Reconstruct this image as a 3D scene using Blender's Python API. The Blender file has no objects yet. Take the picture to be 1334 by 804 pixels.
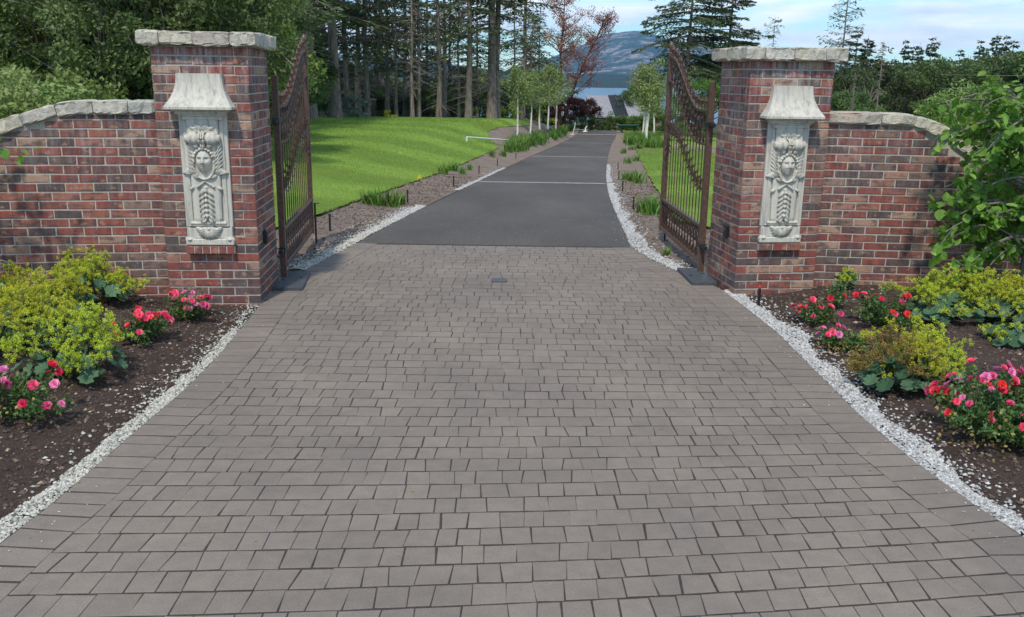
import bpy, math, random
import numpy as np
from mathutils import Vector

PI = math.pi
SC = bpy.context.scene
COL = SC.collection
rng = np.random.default_rng(7)
random.seed(7)

# ------------------------------------------------------------------ camera
FPX, PITCH, ROLL, CAMH = 1182.0, math.radians(14.42), 0.0150, 1.79
F = np.array([0, math.cos(PITCH), -math.sin(PITCH)])
_R0 = np.array([1.0, 0, 0]); _U0 = np.array([0, math.sin(PITCH), math.cos(PITCH)])
RR = _R0 * math.cos(ROLL) + _U0 * math.sin(ROLL)
UU = -_R0 * math.sin(ROLL) + _U0 * math.cos(ROLL)
CAM = np.array([0, 0, CAMH])

def ray(px, py):
    return RR * (px - 667) / FPX - UU * (py - 402) / FPX + F
def at(px, py, Y):
    d = ray(px, py); t = Y / d[1]
    return CAM + d * t

# ------------------------------------------------------------------ terrain
def smooth_interp(xs, ys):
    xs = np.array(xs, float); ys = np.array(ys, float)
    m = np.gradient(ys, xs)
    def f(x):
        x = np.clip(np.asarray(x, float), xs[0], xs[-1])
        i = np.clip(np.searchsorted(xs, x) - 1, 0, len(xs) - 2)
        h = xs[i + 1] - xs[i]; t = (x - xs[i]) / h
        d = (ys[i + 1] - ys[i]) / h
        m0 = np.where(d == 0, 0, np.clip(m[i], -3 * abs(d), 3 * abs(d)))
        m1 = np.where(d == 0, 0, np.clip(m[i + 1], -3 * abs(d), 3 * abs(d)))
        return ((2*t**3 - 3*t**2 + 1) * ys[i] + (t**3 - 2*t**2 + t) * h * m0
                + (-2*t**3 + 3*t**2) * ys[i + 1] + (t**3 - t**2) * h * m1)
    return f
PD = smooth_interp([-60, 0, 8, 9.7, 13, 20, 34.6, 54, 74, 86, 93, 110, 150, 200, 400, 600, 700, 9000],
                   [0, 0, 0, -.01, -.13, -.48, -1.18, -2.08, -2.9, -3.05, -4.0, -5.2, -9, -13.5, -21, -26, -29, -31])
PL = smooth_interp([-60, 0, 8, 12, 20, 35, 50, 58, 70, 93, 110, 150, 200, 400, 600, 700, 9000],
                   [0, 0, 0, -.04, -.16, -.38, -.57, -.9, -2.0, -4.0, -5.4, -9, -13.5, -21, -26, -29, -31])
XC = smooth_interp([-60, 9.7, 20, 34.6, 54, 74, 9000], [-.2, -.25, .6, 2.2, 4.4, 7.2, 7.2])
def T(x, y):
    x = np.asarray(x, float); y = np.asarray(y, float)
    w = np.clip((XC(y) - 1.7 - x) / np.interp(y, [0, 40, 58], [4.6, 4.6, 2.4]), 0, 1); w = w * w * (3 - 2 * w)
    return PD(y) * (1 - w) + PL(y) * w
def hit(px, py, dz=0.0):
    d = ray(px, py); t = 1.0; prev = t
    while t < 3000:
        p = CAM + d * t
        if p[2] < T(p[0], p[1]) + dz: break
        prev = t; t *= 1.02
    a, b = prev, t
    for _ in range(40):
        m = (a + b) / 2; p = CAM + d * m
        if p[2] < T(p[0], p[1]) + dz: b = m
        else: a = m
    return CAM + d * b

# ------------------------------------------------------------------ materials
class NB:
    def __init__(s, name):
        s.m = bpy.data.materials.new(name); s.m.use_nodes = True
        s.t = s.m.node_tree; s.t.nodes.clear()
        s.out = s.n('ShaderNodeOutputMaterial')
    def n(s, typ, **kw):
        nd = s.t.nodes.new(typ)
        for k, v in kw.items():
            if k[0] == '_': setattr(nd, k[1:], v)
            else: nd.inputs[k].default_value = v
        return nd
    def l(s, a, b): s.t.links.new(a, b)
    def co(s, kind='Object'): return s.n('ShaderNodeTexCoord').outputs[kind]
    def noise(s, scale, detail=4, rough=.6, vec=None, dist=0.0):
        nd = s.n('ShaderNodeTexNoise', Scale=scale, Detail=detail, Roughness=rough, Distortion=dist)
        if vec is not None: s.l(vec, nd.inputs['Vector'])
        return nd.outputs['Fac']
    def scl(s, vec, sc):
        nd = s.n('ShaderNodeMapping'); nd.inputs['Scale'].default_value = sc
        s.l(vec, nd.inputs['Vector']); return nd.outputs['Vector']
    def ramp(s, fac, stops, interp='LINEAR'):
        nd = s.n('ShaderNodeValToRGB'); cr = nd.color_ramp; cr.interpolation = interp
        while len(cr.elements) < len(stops): cr.elements.new(.5)
        for e, (p, c) in zip(cr.elements, stops):
            e.position = p; e.color = (*c, 1) if not isinstance(c, (int, float)) else (c, c, c, 1)
        s.l(fac, nd.inputs['Fac']); return nd.outputs['Color']
    def mix(s, fac, a, b, mode='MIX'):
        nd = s.n('ShaderNodeMix', _data_type='RGBA', _blend_type=mode)
        for v, i in ((fac, 0), (a, 6), (b, 7)):
            if isinstance(v, (int, float)): nd.inputs[i].default_value = v
            elif isinstance(v, tuple): nd.inputs[i].default_value = (*v, 1)
            else: s.l(v, nd.inputs[i])
        return nd.outputs[2]
    def math(s, op, a, b=None, c=None):
        nd = s.n('ShaderNodeMath', _operation=op)
        for i, v in enumerate((a, b, c)):
            if v is None: continue
            if isinstance(v, (int, float)): nd.inputs[i].default_value = v
            else: s.l(v, nd.inputs[i])
        return nd.outputs[0]
    def attr(s, name='rnd'):
        return s.n('ShaderNodeAttribute', _attribute_name=name).outputs['Fac']
    def bump(s, h, strength=.5, dist=.01):
        nd = s.n('ShaderNodeBump', Strength=strength, Distance=dist); s.l(h, nd.inputs['Height'])
        return nd.outputs['Normal']
    def pbr(s, color, rough=.8, normal=None, metal=0.0, spec=.3):
        p = s.n('ShaderNodeBsdfPrincipled')
        p.inputs['Metallic'].default_value = metal; p.inputs['Specular IOR Level'].default_value = spec
        for v, k in ((color, 'Base Color'), (rough, 'Roughness')):
            if isinstance(v, tuple): p.inputs[k].default_value = (*v, 1)
            elif isinstance(v, (int, float)): p.inputs[k].default_value = v
            else: s.l(v, p.inputs[k])
        if normal is not None: s.l(normal, p.inputs['Normal'])
        return p.outputs[0]
    def done(s, sh):
        s.l(sh, s.out.inputs['Surface']); return s.m

def leaf_mat(name, cols, trans=.3, rough=.55, objvar=.25, spec=.25):
    b = NB(name)
    k = len(cols)
    c = b.ramp(b.attr(), [(i / max(1, k - 1), q) for i, q in enumerate(cols)])
    r = b.n('ShaderNodeObjectInfo').outputs['Random']
    hs = b.n('ShaderNodeHueSaturation')
    b.l(c, hs.inputs['Color'])
    b.l(b.math('MULTIPLY_ADD', r, objvar, 1 - objvar / 2), hs.inputs['Value'])
    b.l(b.math('MULTIPLY_ADD', r, .03, .485), hs.inputs['Hue'])
    c = hs.outputs['Color']
    p = b.pbr(c, rough, spec=spec)
    t = b.n('ShaderNodeBsdfTranslucent'); b.l(c, t.inputs['Color'])
    m = b.n('ShaderNodeMixShader'); m.inputs[0].default_value = trans
    b.l(p, m.inputs[1]); b.l(t.outputs[0], m.inputs[2])
    return b.done(m.outputs[0])

def bark_mat(name, dark, light, scale=6):
    b = NB(name); co = b.co()
    v = b.scl(co, (scale, scale, scale * .15))
    n = b.noise(2.0, 5, .65, v)
    c = b.ramp(n, [(.3, dark), (.7, light)])
    return b.done(b.pbr(c, .9, b.bump(n, .8, .03)))

M = {}
def mk_brick():
    b = NB('brick'); co = b.co(); r = b.attr()
    base = b.ramp(r, [(0, (.31, .085, .062)), (.2, (.25, .070, .055)), (.34, (.37, .135, .090)), (.48, (.19, .066, .054)),
                      (.62, (.150, .092, .080)), (.72, (.105, .078, .074)), (.82, (.22, .13, .10)), (.92, (.44, .28, .19)), (1, (.36, .15, .11))])
    n1 = b.noise(9, 4, .6, b.scl(co, (1, 1, 2.2)))
    c = b.mix(b.ramp(n1, [(.49, 0), (.60, .8)]), base, (.095, .065, .062))
    n2 = b.noise(14, 3, .55, b.scl(co, (1, 1, 1.6)))
    c = b.mix(b.ramp(n2, [(.58, 0), (.66, .7)]), c, (.42, .25, .16))
    n3 = b.noise(90, 4, .7, co)
    c = b.mix(.55, c, b.ramp(n3, [(.25, .36), (.75, 1.30)]), 'MULTIPLY')
    # lime bloom washed down the masonry below the cap stones
    z = b.n('ShaderNodeSeparateXYZ'); b.l(co, z.inputs[0])
    zz = b.ramp(b.math('MULTIPLY', z.outputs['Z'], .5), [(.30, .12), (.80, .45), (.965, .78)])
    streak = b.noise(3.2, 5, .7, b.scl(co, (7, 7, .9)))
    c = b.mix(b.math('MULTIPLY', b.ramp(streak, [(.45, 0), (.75, 1)]), zz), c, (.52, .49, .48))
    return b.done(b.pbr(c, .88, b.bump(n3, .7, .004)))
M['brick'] = mk_brick()
b = NB('mortar'); n = b.noise(60, 4, .7, b.co()); M['mortar'] = b.done(b.pbr(b.ramp(n, [(.3, (.36, .315, .265)), (.7, (.54, .48, .41))]), .95, b.bump(n, .6, .004)))

b = NB('rough_stone'); co = b.co()
n1 = b.noise(3.4, 3, .6, co); n2 = b.noise(26, 6, .75, co); r = b.attr()
c = b.ramp(r, [(0, (.62, .57, .46)), (.35, (.70, .61, .45)), (.55, (.54, .52, .46)), (.75, (.55, .43, .33)), (1, (.66, .62, .54))])
c = b.mix(b.ramp(n1, [(.45, 0), (.65, .5)]), c, (.33, .34, .33))
c = b.mix(b.ramp(n2, [(.50, 0), (.68, .75)]), c, (.17, .17, .155))
c = b.mix(b.ramp(b.noise(11, 5, .7, co), [(.56, 0), (.68, .6)]), c, (.66, .64, .56))
M['stone'] = b.done(b.pbr(c, .92, b.bump(n2, 1.0, .02)))

b = NB('cast_stone'); co = b.co()
n1 = b.noise(5, 5, .7, b.scl(co, (6, 6, .5))); n2 = b.noise(70, 4, .7, co)
c = b.ramp(n1, [(.3, (.66, .62, .53)), (.52, (.56, .525, .45)), (.70, (.34, .32, .28))])
c = b.mix(.3, c, b.ramp(n2, [(.3, .6), (.7, 1.2)]), 'MULTIPLY')
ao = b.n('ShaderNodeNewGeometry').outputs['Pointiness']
c = b.mix(b.ramp(ao, [(.42, .8), (.5, 0)]), c, (.17, .165, .15))  # hollows darkened in the colour: painted crease shade for stronger relief
M['cast'] = b.done(b.pbr(c, .85, b.bump(n2, .5, .004)))

def mk_paver():
    b = NB('paver'); co = b.co(); r = b.attr()
    n1 = b.noise(1.1, 4, .6, co); n2 = b.noise(130, 4, .75, co); n3 = b.noise(14, 4, .6, co)
    c = b.ramp(r, [(0, (.204, .172, .142)), (.5, (.218, .184, .152)), (1, (.234, .197, .163))])
    c = b.mix(1.0, c, b.ramp(n1, [(.25, (.80, .80, .82)), (.75, (1.16, 1.14, 1.10))]), 'MULTIPLY')
    c = b.mix(b.ramp(b.noise(2.7, 6, .75, co, .8), [(.62, 0), (.74, .30)]), c, (.11, .098, .088))
    c = b.mix(.6, c, b.ramp(n3, [(.3, .85), (.7, 1.12)]), 'MULTIPLY')
    c = b.mix(.7, c, b.ramp(n2, [(.3, .72), (.7, 1.22)]), 'MULTIPLY')
    h = b.math('ADD', n2, b.math('MULTIPLY', n3, 2.5))
    return b.done(b.pbr(c, .78, b.bump(h, .5, .004), spec=.35))
M['paver'] = mk_paver()
b = NB('joint_sand'); n = b.noise(90, 4, .7, b.co()); M['joint'] = b.done(b.pbr(b.ramp(n, [(.3, (.026, .022, .019)), (.7, (.078, .066, .056))]), .95, b.bump(n, .7, .004)))

b = NB('asphalt'); co = b.co(); n = b.noise(160, 4, .8, co); n1 = b.noise(.55, 4, .6, b.scl(co, (1, .35, 1)))
c = b.ramp(n, [(.3, (.052, .045, .039)), (.7, (.128, .113, .100))])
c = b.mix(.9, c, b.ramp(n1, [(.3, .72), (.7, 1.35)]), 'MULTIPLY')
c = b.mix(.8, c, b.ramp(b.noise(24, 6, .8, co), [(.3, .60), (.7, 1.45)]), 'MULTIPLY')
c = b.mix(b.ramp(b.noise(2.3, 6, .8, co), [(.60, 0), (.70, .30)]), c, (.20, .19, .18))
M['asphalt'] = b.done(b.pbr(c, .85, b.bump(n, .6, .006), spec=.35))
b = NB('pale_seam'); n = b.noise(9, 5, .7, b.co()); M['seam'] = b.done(b.pbr(b.ramp(n, [(.3, (.20, .19, .18)), (.7, (.40, .385, .36))]), .9))

def mk_soil(name, dk, lt, chips=.5):
    b = NB(name); co = b.co()
    n = b.noise(38, 6, .8, co); n1 = b.noise(2.2, 4, .6, co); n3 = b.noise(140, 3, .7, co)
    c = b.ramp(n, [(.3, dk), (.7, lt)])
    c = b.mix(.8, c, b.ramp(n1, [(.3, .72), (.7, 1.3)]), 'MULTIPLY')
    c = b.mix(b.ramp(n3, [(.66, 0), (.74, chips)]), c, (.30, .25, .19))
    h = b.math('ADD', n, b.math('MULTIPLY', n3, .5))
    return b.done(b.pbr(c, .97, b.bump(h, 1.0, .03), spec=.15))
M['soil'] = mk_soil('dark_soil', (.058, .040, .032), (.150, .106, .086), .5)
M['soil_dry'] = mk_soil('dry_mulch', (.17, .130, .102), (.34, .268, .215), .7)

b = NB('lawn'); co = b.co()
n = b.noise(55, 5, .8, b.scl(co, (1, .5, 1))); n1 = b.noise(.6, 4, .6, co)
sx = b.n('ShaderNodeSeparateXYZ'); b.l(co, sx.inputs[0])
ph = b.math('ADD', b.math('MULTIPLY', sx.outputs['X'], .55), b.math('MULTIPLY', sx.outputs['Y'], 1.15))
ph = b.math('ADD', ph, b.math('MULTIPLY', b.noise(.09, 2, .5, co), 9))
st = b.math('SINE', ph)
c = b.ramp(n, [(.25, (.115, .20, .030)), (.75, (.25, .36, .070))])
c = b.mix(.75, c, b.ramp(b.math('MULTIPLY_ADD', st, .5, .5), [(.25, .78), (.75, 1.28)]), 'MULTIPLY')
c = b.mix(.8, c, b.ramp(n1, [(.3, (.85, .9, .9)), (.7, (1.25, 1.12, 1.0))]), 'MULTIPLY')
c = b.mix(b.ramp(b.noise(3.1, 5, .75, co), [(.54, 0), (.72, .45)]), c, (.27, .30, .07))
M['lawn'] = b.done(b.pbr(c, .9, b.bump(n, .8, .03), spec=.1))
b = NB('rough_ground'); co = b.co(); n = b.noise(7, 6, .8, co)
M['ground'] = b.done(b.pbr(b.ramp(n, [(.3, (.030, .040, .016)), (.5, (.05, .06, .024)), (.7, (.085, .07, .04))]), .95, b.bump(n, .8, .05), spec=.1))
M['grass'] = leaf_mat('grass_blades', [(.17, .29, .045), (.27, .41, .075), (.38, .49, .13)], .45)

b = NB('white_gravel'); r = b.attr(); M['gravel'] = b.done(b.pbr(b.ramp(r, [(0, (.16, .155, .14)), (.18, (.36, .355, .34)), (.55, (.42, .41, .39)), (1, (.64, .63, .60))]), .8))
b = NB('mixed_gravel'); r = b.attr(); M['gravel_grey'] = b.done(b.pbr(b.ramp(r, [(0, (.12, .11, .09)), (.3, (.38, .37, .32)), (.7, (.52, .50, .43)), (1, (.62, .60, .53))]), .85))
b = NB('clods'); r = b.attr(); M['clod'] = b.done(b.pbr(b.ramp(r, [(0, (.058, .040, .031)), (.85, (.150, .108, .088)), (.93, (.22, .16, .11)), (1, (.45, .38, .28))]), .97))

b = NB('bronze_iron'); co = b.co(); n = b.noise(40, 4, .7, co)
M['iron'] = b.done(b.pbr(b.ramp(n, [(.3, (.075, .042, .031)), (.6, (.16, .090, .066)), (.75, (.27, .165, .12))]), .42, b.bump(n, .3, .002), metal=.3, spec=.5))
b = NB('black_iron'); M['black'] = b.done(b.pbr((.012, .012, .013), .45, spec=.5))
b = NB('slate_plate'); n = b.noise(50, 4, .7, b.co()); M['plate'] = b.done(b.pbr(b.ramp(n, [(.3, (.05, .055, .062)), (.7, (.10, .11, .12))]), .5, metal=.2, spec=.5))
b = NB('red_plastic'); M['red'] = b.done(b.pbr((.5, .03, .03), .4))
b = NB('yellow_plastic'); M['yellow'] = b.done(b.pbr((.75, .52, .02), .5))
b = NB('white_paint'); M['white'] = b.done(b.pbr((.74, .74, .72), .55))
b = NB('green_plastic'); M['green_pl'] = b.done(b.pbr((.012, .075, .045), .4))
M['bark_fir'] = bark_mat('fir_bark', (.095, .076, .064), (.30, .25, .215))
M['bark_dark'] = bark_mat('dark_bark', (.04, .03, .024), (.11, .085, .065))
M['bark_grey'] = bark_mat('grey_bark', (.15, .13, .11), (.30, .27, .23), 12)
M['bark_red'] = bark_mat('red_bark', (.12, .045, .03), (.26, .10, .065))
M['twig'] = bark_mat('dead_twigs', (.15, .125, .11), (.30, .26, .225))
b = NB('birch_bark'); co = b.co(); n = b.noise(4, 4, .6, b.scl(co, (1.5, 1.5, 9)))
M['birch'] = b.done(b.pbr(b.ramp(n, [(.3, (.78, .77, .73)), (.66, (.68, .66, .61)), (.70, (.08, .07, .06))]), .7))
M['stem'] = bark_mat('green_stem', (.06, .10, .03), (.14, .17, .06), 20)

M['lf_dark'] = leaf_mat('dark_leaf', [(.040, .068, .024), (.11, .165, .050), (.23, .30, .11)], .3, .5)
M['lf_mid'] = leaf_mat('mid_leaf', [(.055, .100, .022), (.125, .205, .036), (.24, .33, .08)], .3)
M['lf_bright'] = leaf_mat('bright_leaf', [(.07, .13, .02), (.13, .22, .035), (.24, .34, .08)], .35)
M['lf_bramble'] = leaf_mat('bramble_leaf', [(.085, .14, .030), (.20, .28, .065), (.35, .40, .16)], .3)
M['lf_birch'] = leaf_mat('birch_leaf', [(.13, .19, .05), (.24, .31, .09), (.40, .46, .18)], .4)
M['lf_fir'] = leaf_mat('fir_needles', [(.045, .068, .024), (.085, .118, .040), (.14, .175, .070)], .3, .6)
M['lf_fir2'] = leaf_mat('olive_needles', [(.035, .055, .018), (.065, .09, .03), (.11, .135, .05)], .15, .6)
M['lf_redtree'] = leaf_mat('rust_leaf', [(.22, .085, .06), (.36, .15, .11), (.46, .27, .19)], .3)
M['lf_plum'] = leaf_mat('plum_leaf', [(.030, .010, .010), (.060, .018, .018), (.11, .035, .03)], .25)
M['lf_silver'] = leaf_mat('silver_leaf', [(.12, .17, .12), (.22, .28, .2), (.36, .42, .33)], .25)
M['lf_yellow'] = leaf_mat('yellow_leaf', [(.25, .28, .02), (.45, .46, .03), (.6, .58, .08)], .35)
M['lf_vine'] = leaf_mat('vine_leaf', [(.085, .19, .022), (.16, .32, .04), (.27, .45, .08)], .4, .42, .1, .4)
M['lf_vine2'] = leaf_mat('young_leaf', [(.10, .22, .025), (.16, .30, .04), (.22, .36, .06)], .4, .45, .1)
M['lf_rose'] = leaf_mat('rose_leaf', [(.035, .085, .022), (.080, .165, .038), (.17, .22, .06)], .25, .4, .2, .4)
M['lf_mantle'] = leaf_mat('mantle_leaf', [(.045, .105, .050), (.085, .165, .085), (.14, .22, .12)], .25, .6, .15)
M['fl_mantle'] = leaf_mat('mantle_flower', [(.38, .43, .025), (.60, .64, .05), (.78, .78, .15)], .4, .7, .15)
M['fl_brown'] = leaf_mat('faded_flower', [(.22, .15, .035), (.34, .25, .07), (.42, .35, .10)], .3, .7, .1)
M['fl_pink'] = leaf_mat('pink_petal', [(.80, .045, .16), (.90, .13, .27), (.95, .36, .48)], .3, .6, .3)
M['fl_rose'] = leaf_mat('mauve_petal', [(.78, .12, .38), (.88, .30, .55), (.95, .65, .78)], .3, .6, .2)
M['fl_red'] = leaf_mat('red_petal', [(.70, .018, .050), (.84, .05, .10), (.92, .18, .22)], .3, .6, .2)
M['lf_strap'] = leaf_mat('strap_leaf', [(.07, .16, .02), (.14, .27, .04), (.26, .38, .10)], .35, .5)

# ------------------------------------------------------------------ mesh building
class MB:
    """collects vertices and faces (groups of equal-sized faces), per-face rnd and material slot"""
    def __init__(s): s.v = []; s.f = []; s.r = []; s.m = []; s.n = 0
    def add(s, v, f, r=None, m=0):
        v = np.asarray(v, float).reshape(-1, 3); f = np.asarray(f, np.int64)
        if len(f) == 0: return
        s.v.append(v); s.f.append(f + s.n); s.n += len(v)
        if r is None: r = 0.5
        s.r.append(np.broadcast_to(np.asarray(r, float), (len(f),)).copy()); s.m.append(np.full(len(f), m, np.int32))
    def grid(s, P, r=None, m=0, close=False):
        P = np.asarray(P, float); a, b_ = P.shape[:2]
        idx = np.arange(a * b_).reshape(a, b_)
        if close: idx = np.concatenate([idx, idx[:, :1]], 1)
        q = np.stack([idx[:-1, :-1], idx[:-1, 1:], idx[1:, 1:], idx[1:, :-1]], -1).reshape(-1, 4)
        s.add(P.reshape(-1, 3), q, r, m)
    def box(s, lo, hi, r=None, m=0, Rm=None, o=(0, 0, 0)):
        lo = np.array(lo, float); hi = np.array(hi, float)
        v = np.array([[x, y, z] for x in (lo[0], hi[0]) for y in (lo[1], hi[1]) for z in (lo[2], hi[2])])
        if Rm is not None: v = v @ np.asarray(Rm).T
        v = v + np.array(o)
        s.add(v, [[0, 1, 3, 2], [4, 6, 7, 5], [0, 4, 5, 1], [2, 3, 7, 6], [0, 2, 6, 4], [1, 5, 7, 3]], r, m)
    def bbox(s, lo, hi, bv=.004, r=None, m=0):
        """box with bevelled edges (three nested rings)"""
        lo = np.array(lo, float); hi = np.array(hi, float)
        zs = [(lo[2], bv), (lo[2] + bv, 0), (hi[2] - bv, 0), (hi[2], bv)]
        P = []
        for z, i in zs:
            x0, x1, y0, y1 = lo[0] + i, hi[0] - i, lo[1] + i, hi[1] - i
            c = bv * .8
            P.append([[x0 + c, y0, z], [x1 - c, y0, z], [x1, y0 + c, z], [x1, y1 - c, z], [x1 - c, y1, z], [x0 + c, y1, z], [x0, y1 - c, z], [x0, y0 + c, z]])
        P = np.array(P); s.grid(P, r, m, close=True)
        s.add(P[0][::-1], [list(range(8))], r, m); s.add(P[-1], [list(range(8))], r, m)
    def tube(s, pts, rad, n=6, r=None, m=0, cap=True):
        pts = np.asarray(pts, float); k = len(pts); rad = np.broadcast_to(np.asarray(rad, float), (k,))
        tg = np.gradient(pts, axis=0); tg /= np.linalg.norm(tg, axis=1, keepdims=True) + 1e-12
        ref = np.array([0, 0, 1.0]) if abs(tg[:, 2]).mean() < .8 else np.array([1.0, 0, 0])
        u = np.cross(tg, ref); u /= np.linalg.norm(u, axis=1, keepdims=True) + 1e-12
        w = np.cross(tg, u)
        a = np.arange(n) / n * 2 * PI
        P = pts[:, None] + rad[:, None, None] * (u[:, None] * np.cos(a)[None, :, None] + w[:, None] * np.sin(a)[None, :, None])
        s.grid(P, r, m, close=True)
        if cap and n > 3:
            s.add(P[-1], [list(range(n))], r, m); s.add(P[0][::-1], [list(range(n))], r, m)
    def leaves(s, c, d, nrm, L, W, r=None, m=0, fold=0.0):
        """diamond leaves: base c, direction d, normal nrm"""
        c = np.asarray(c, float); N = len(c)
        d = d / (np.linalg.norm(d, axis=1, keepdims=True) + 1e-9)
        sd = np.cross(d, nrm); sd /= np.linalg.norm(sd, axis=1, keepdims=True) + 1e-9
        L = np.broadcast_to(L, (N,))[:, None]; W = np.broadcast_to(W, (N,))[:, None]
        up = np.cross(sd, d)
        P = np.stack([c, c + d * L * .45 + sd * W + up * W * fold, c + d * L, c + d * L * .45 - sd * W + up * W * fold], 1)
        s.add(P.reshape(-1, 3), np.arange(4 * N).reshape(N, 4), rng.random(N) if r is None else r, m)
    def tris(s, c, d, sd, L, W, r=None, m=0):
        c = np.asarray(c, float); N = len(c)
        L = np.broadcast_to(L, (N,))[:, None]; W = np.broadcast_to(W, (N,))[:, None]
        P = np.stack([c - sd * W, c + sd * W, c + d * L], 1)
        s.add(P.reshape(-1, 3), np.arange(3 * N).reshape(N, 3), rng.random(N) if r is None else r, m)
    def stones(s, c, size, r=None, m=0, flat=.7):
        """irregular 8-faced stones"""
        c = np.asarray(c, float); N = len(c)
        base = np.array([[1, 0, 0], [0, 1, 0], [-1, 0, 0], [0, -1, 0], [0, 0, 1], [0, 0, -1.]])
        j = 1 + (rng.random((N, 6, 1)) - .5) * .7
        a = rng.random(N) * 2 * PI; ca, sa = np.cos(a), np.sin(a)
        P = base[None] * j + (rng.random((N, 6, 3)) - .5) * .45
        P = P * (np.broadcast_to(size, (N,))[:, None, None]) * np.array([1, .8, flat])
        X = P[..., 0] * ca[:, None] - P[..., 1] * sa[:, None]; Y = P[..., 0] * sa[:, None] + P[..., 1] * ca[:, None]
        P = np.stack([X, Y, P[..., 2]], -1) + c[:, None]
        f = np.array([[0, 1, 4], [1, 2, 4], [2, 3, 4], [3, 0, 4], [1, 0, 5], [2, 1, 5], [3, 2, 5], [0, 3, 5]])
        fa = (f[None] + (np.arange(N) * 6)[:, None, None]).reshape(-1, 3)
        rr = rng.random(N) if r is None else r
        s.add(P.reshape(-1, 3), fa, np.repeat(np.broadcast_to(rr, (N,)), 8), m)
    def build(s, name, mats, parent=None, smooth=False, loc=None, xf=None):
        me = bpy.data.meshes.new(name)
        V = np.concatenate(s.v)
        if xf is not None: V = xf(V)
        if loc is not None: V = V - np.array(loc)
        me.vertices.add(len(V)); me.vertices.foreach_set('co', V.astype(np.float32).ravel())
        tot = np.concatenate([np.full(len(f), f.shape[1], np.int32) for f in s.f])
        idx = np.concatenate([f.ravel() for f in s.f]).astype(np.int32)
        me.loops.add(len(idx)); me.loops.foreach_set('vertex_index', idx)
        me.polygons.add(len(tot))
        st = np.zeros(len(tot), np.int32); st[1:] = np.cumsum(tot)[:-1]
        me.polygons.foreach_set('loop_start', st); me.polygons.foreach_set('loop_total', tot)
        me.polygons.foreach_set('material_index', np.concatenate(s.m))
        me.polygons.foreach_set('use_smooth', np.full(len(tot), bool(smooth)))
        me.update(calc_edges=True)
        at_ = me.attributes.new('rnd', 'FLOAT', 'FACE'); at_.data.foreach_set('value', np.concatenate(s.r).astype(np.float32))
        if not isinstance(mats, (list, tuple)): mats = [mats]
        for q in mats: me.materials.append(M[q] if isinstance(q, str) else q)
        me.validate(clean_customdata=False)
        o = bpy.data.objects.new(name, me); COL.objects.link(o)
        if loc is not None: o.location = loc
        if parent is not None: o.parent = parent
        return o

def tag(o, label=None, cat=None, group=None, kind=None):
    if label: o['label'] = label
    if cat: o['category'] = cat
    if group: o['group'] = group
    if kind: o['kind'] = kind
    return o
def empty(name, loc=(0, 0, 0), rz=0.0, label=None, cat=None, group=None):
    o = bpy.data.objects.new(name, None); COL.objects.link(o)
    o.location = tuple(map(float, loc)); o.rotation_euler = (0, 0, rz); o.empty_display_size = .2
    return tag(o, label, cat, group)
def clone(root, loc, rz=0.0, sc=1.0, label=None, group=None, cat=None):
    r = root.copy(); COL.objects.link(r)
    r.location = tuple(map(float, loc)); r.rotation_euler = (0, 0, rz)
    r.scale = (sc, sc, sc) if isinstance(sc, (int, float)) else sc
    if label: r['label'] = label
    if group: r['group'] = group
    if cat: r['category'] = cat
    for ch in list(root.children):
        c = ch.copy(); COL.objects.link(c); c.parent = r
        for g in list(ch.children):
            d = g.copy(); COL.objects.link(d); d.parent = c
    return r
def rot2(a): return np.array([[math.cos(a), -math.sin(a), 0], [math.sin(a), math.cos(a), 0], [0, 0, 1.0]])
def unit(v): return v / (np.linalg.norm(v, axis=-1, keepdims=True) + 1e-9)
def rdir(n): return unit(rng.normal(size=(n, 3)))

def vnoise(x, y, seed=0):
    x = np.asarray(x, float); y = np.asarray(y, float)
    s = np.zeros(np.broadcast(x, y).shape)
    r = np.random.default_rng(seed)
    for k in range(5):
        a, b_ = r.normal(size=2); c, d = r.normal(size=2); p, q = r.random(2) * 6.28
        s = s + np.sin(x * a + y * b_ + p) * np.cos(x * c + y * d + q)
    return s / 3

# ------------------------------------------------------------------ driveway outline (world x of each edge as a function of y)
def flat_pts(lst):
    P = np.array([hit(a, b_)[:2] for a, b_ in lst]); return P[np.argsort(P[:, 1])]
LE = flat_pts([(-160, 845), (0, 706), (60, 662), (121, 610), (179, 559), (242, 506), (291, 456), (331, 406), (341, 392), (352, 381), (370, 367), (400, 350), (430, 335), (462, 319)])
RE = flat_pts([(1480, 820), (1334, 697), (1273, 660), (1184, 595), (1117, 537), (1063, 483), (1014, 434), (969, 398), (955, 388), (936, 374), (915, 366), (888, 356), (846, 337), (820, 319)])
LE = np.vstack([[LE[0, 0] - 1.0, 1.0], LE]); RE = np.vstack([[RE[0, 0] + 1.0, 1.0], RE])
LE2 = flat_pts([(462, 319), (516, 291), (556, 270), (590, 252), (617, 238), (640, 228), (672, 213), (690, 204), (730, 186.5), (752, 175), (768, 168.5)])
RE2 = flat_pts([(820, 319), (804, 291), (792, 262), (789.5, 237), (790, 218), (792, 204), (797, 187), (803, 176), (809, 168.5)])
YJ = float((LE2[0, 1] + RE2[0, 1]) / 2)
YEND = float(min(LE2[-1, 1], RE2[-1, 1]))
LE[-1, 1] = RE[-1, 1] = LE2[0, 1] = RE2[0, 1] = YJ
def smooth_curve(P, n=400):
    y = np.linspace(P[0, 1], P[-1, 1], n); x = np.interp(y, P[:, 1], P[:, 0])
    k = max(3, n // 22) | 1; ker = np.hanning(k + 2)[1:-1]; ker /= ker.sum()
    xp = np.concatenate([2 * x[0] - x[k // 2:0:-1], x, 2 * x[-1] - x[-2:-k // 2 - 1:-1]])
    return np.stack([np.convolve(xp, ker, 'valid')[:n], y], 1)
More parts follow.
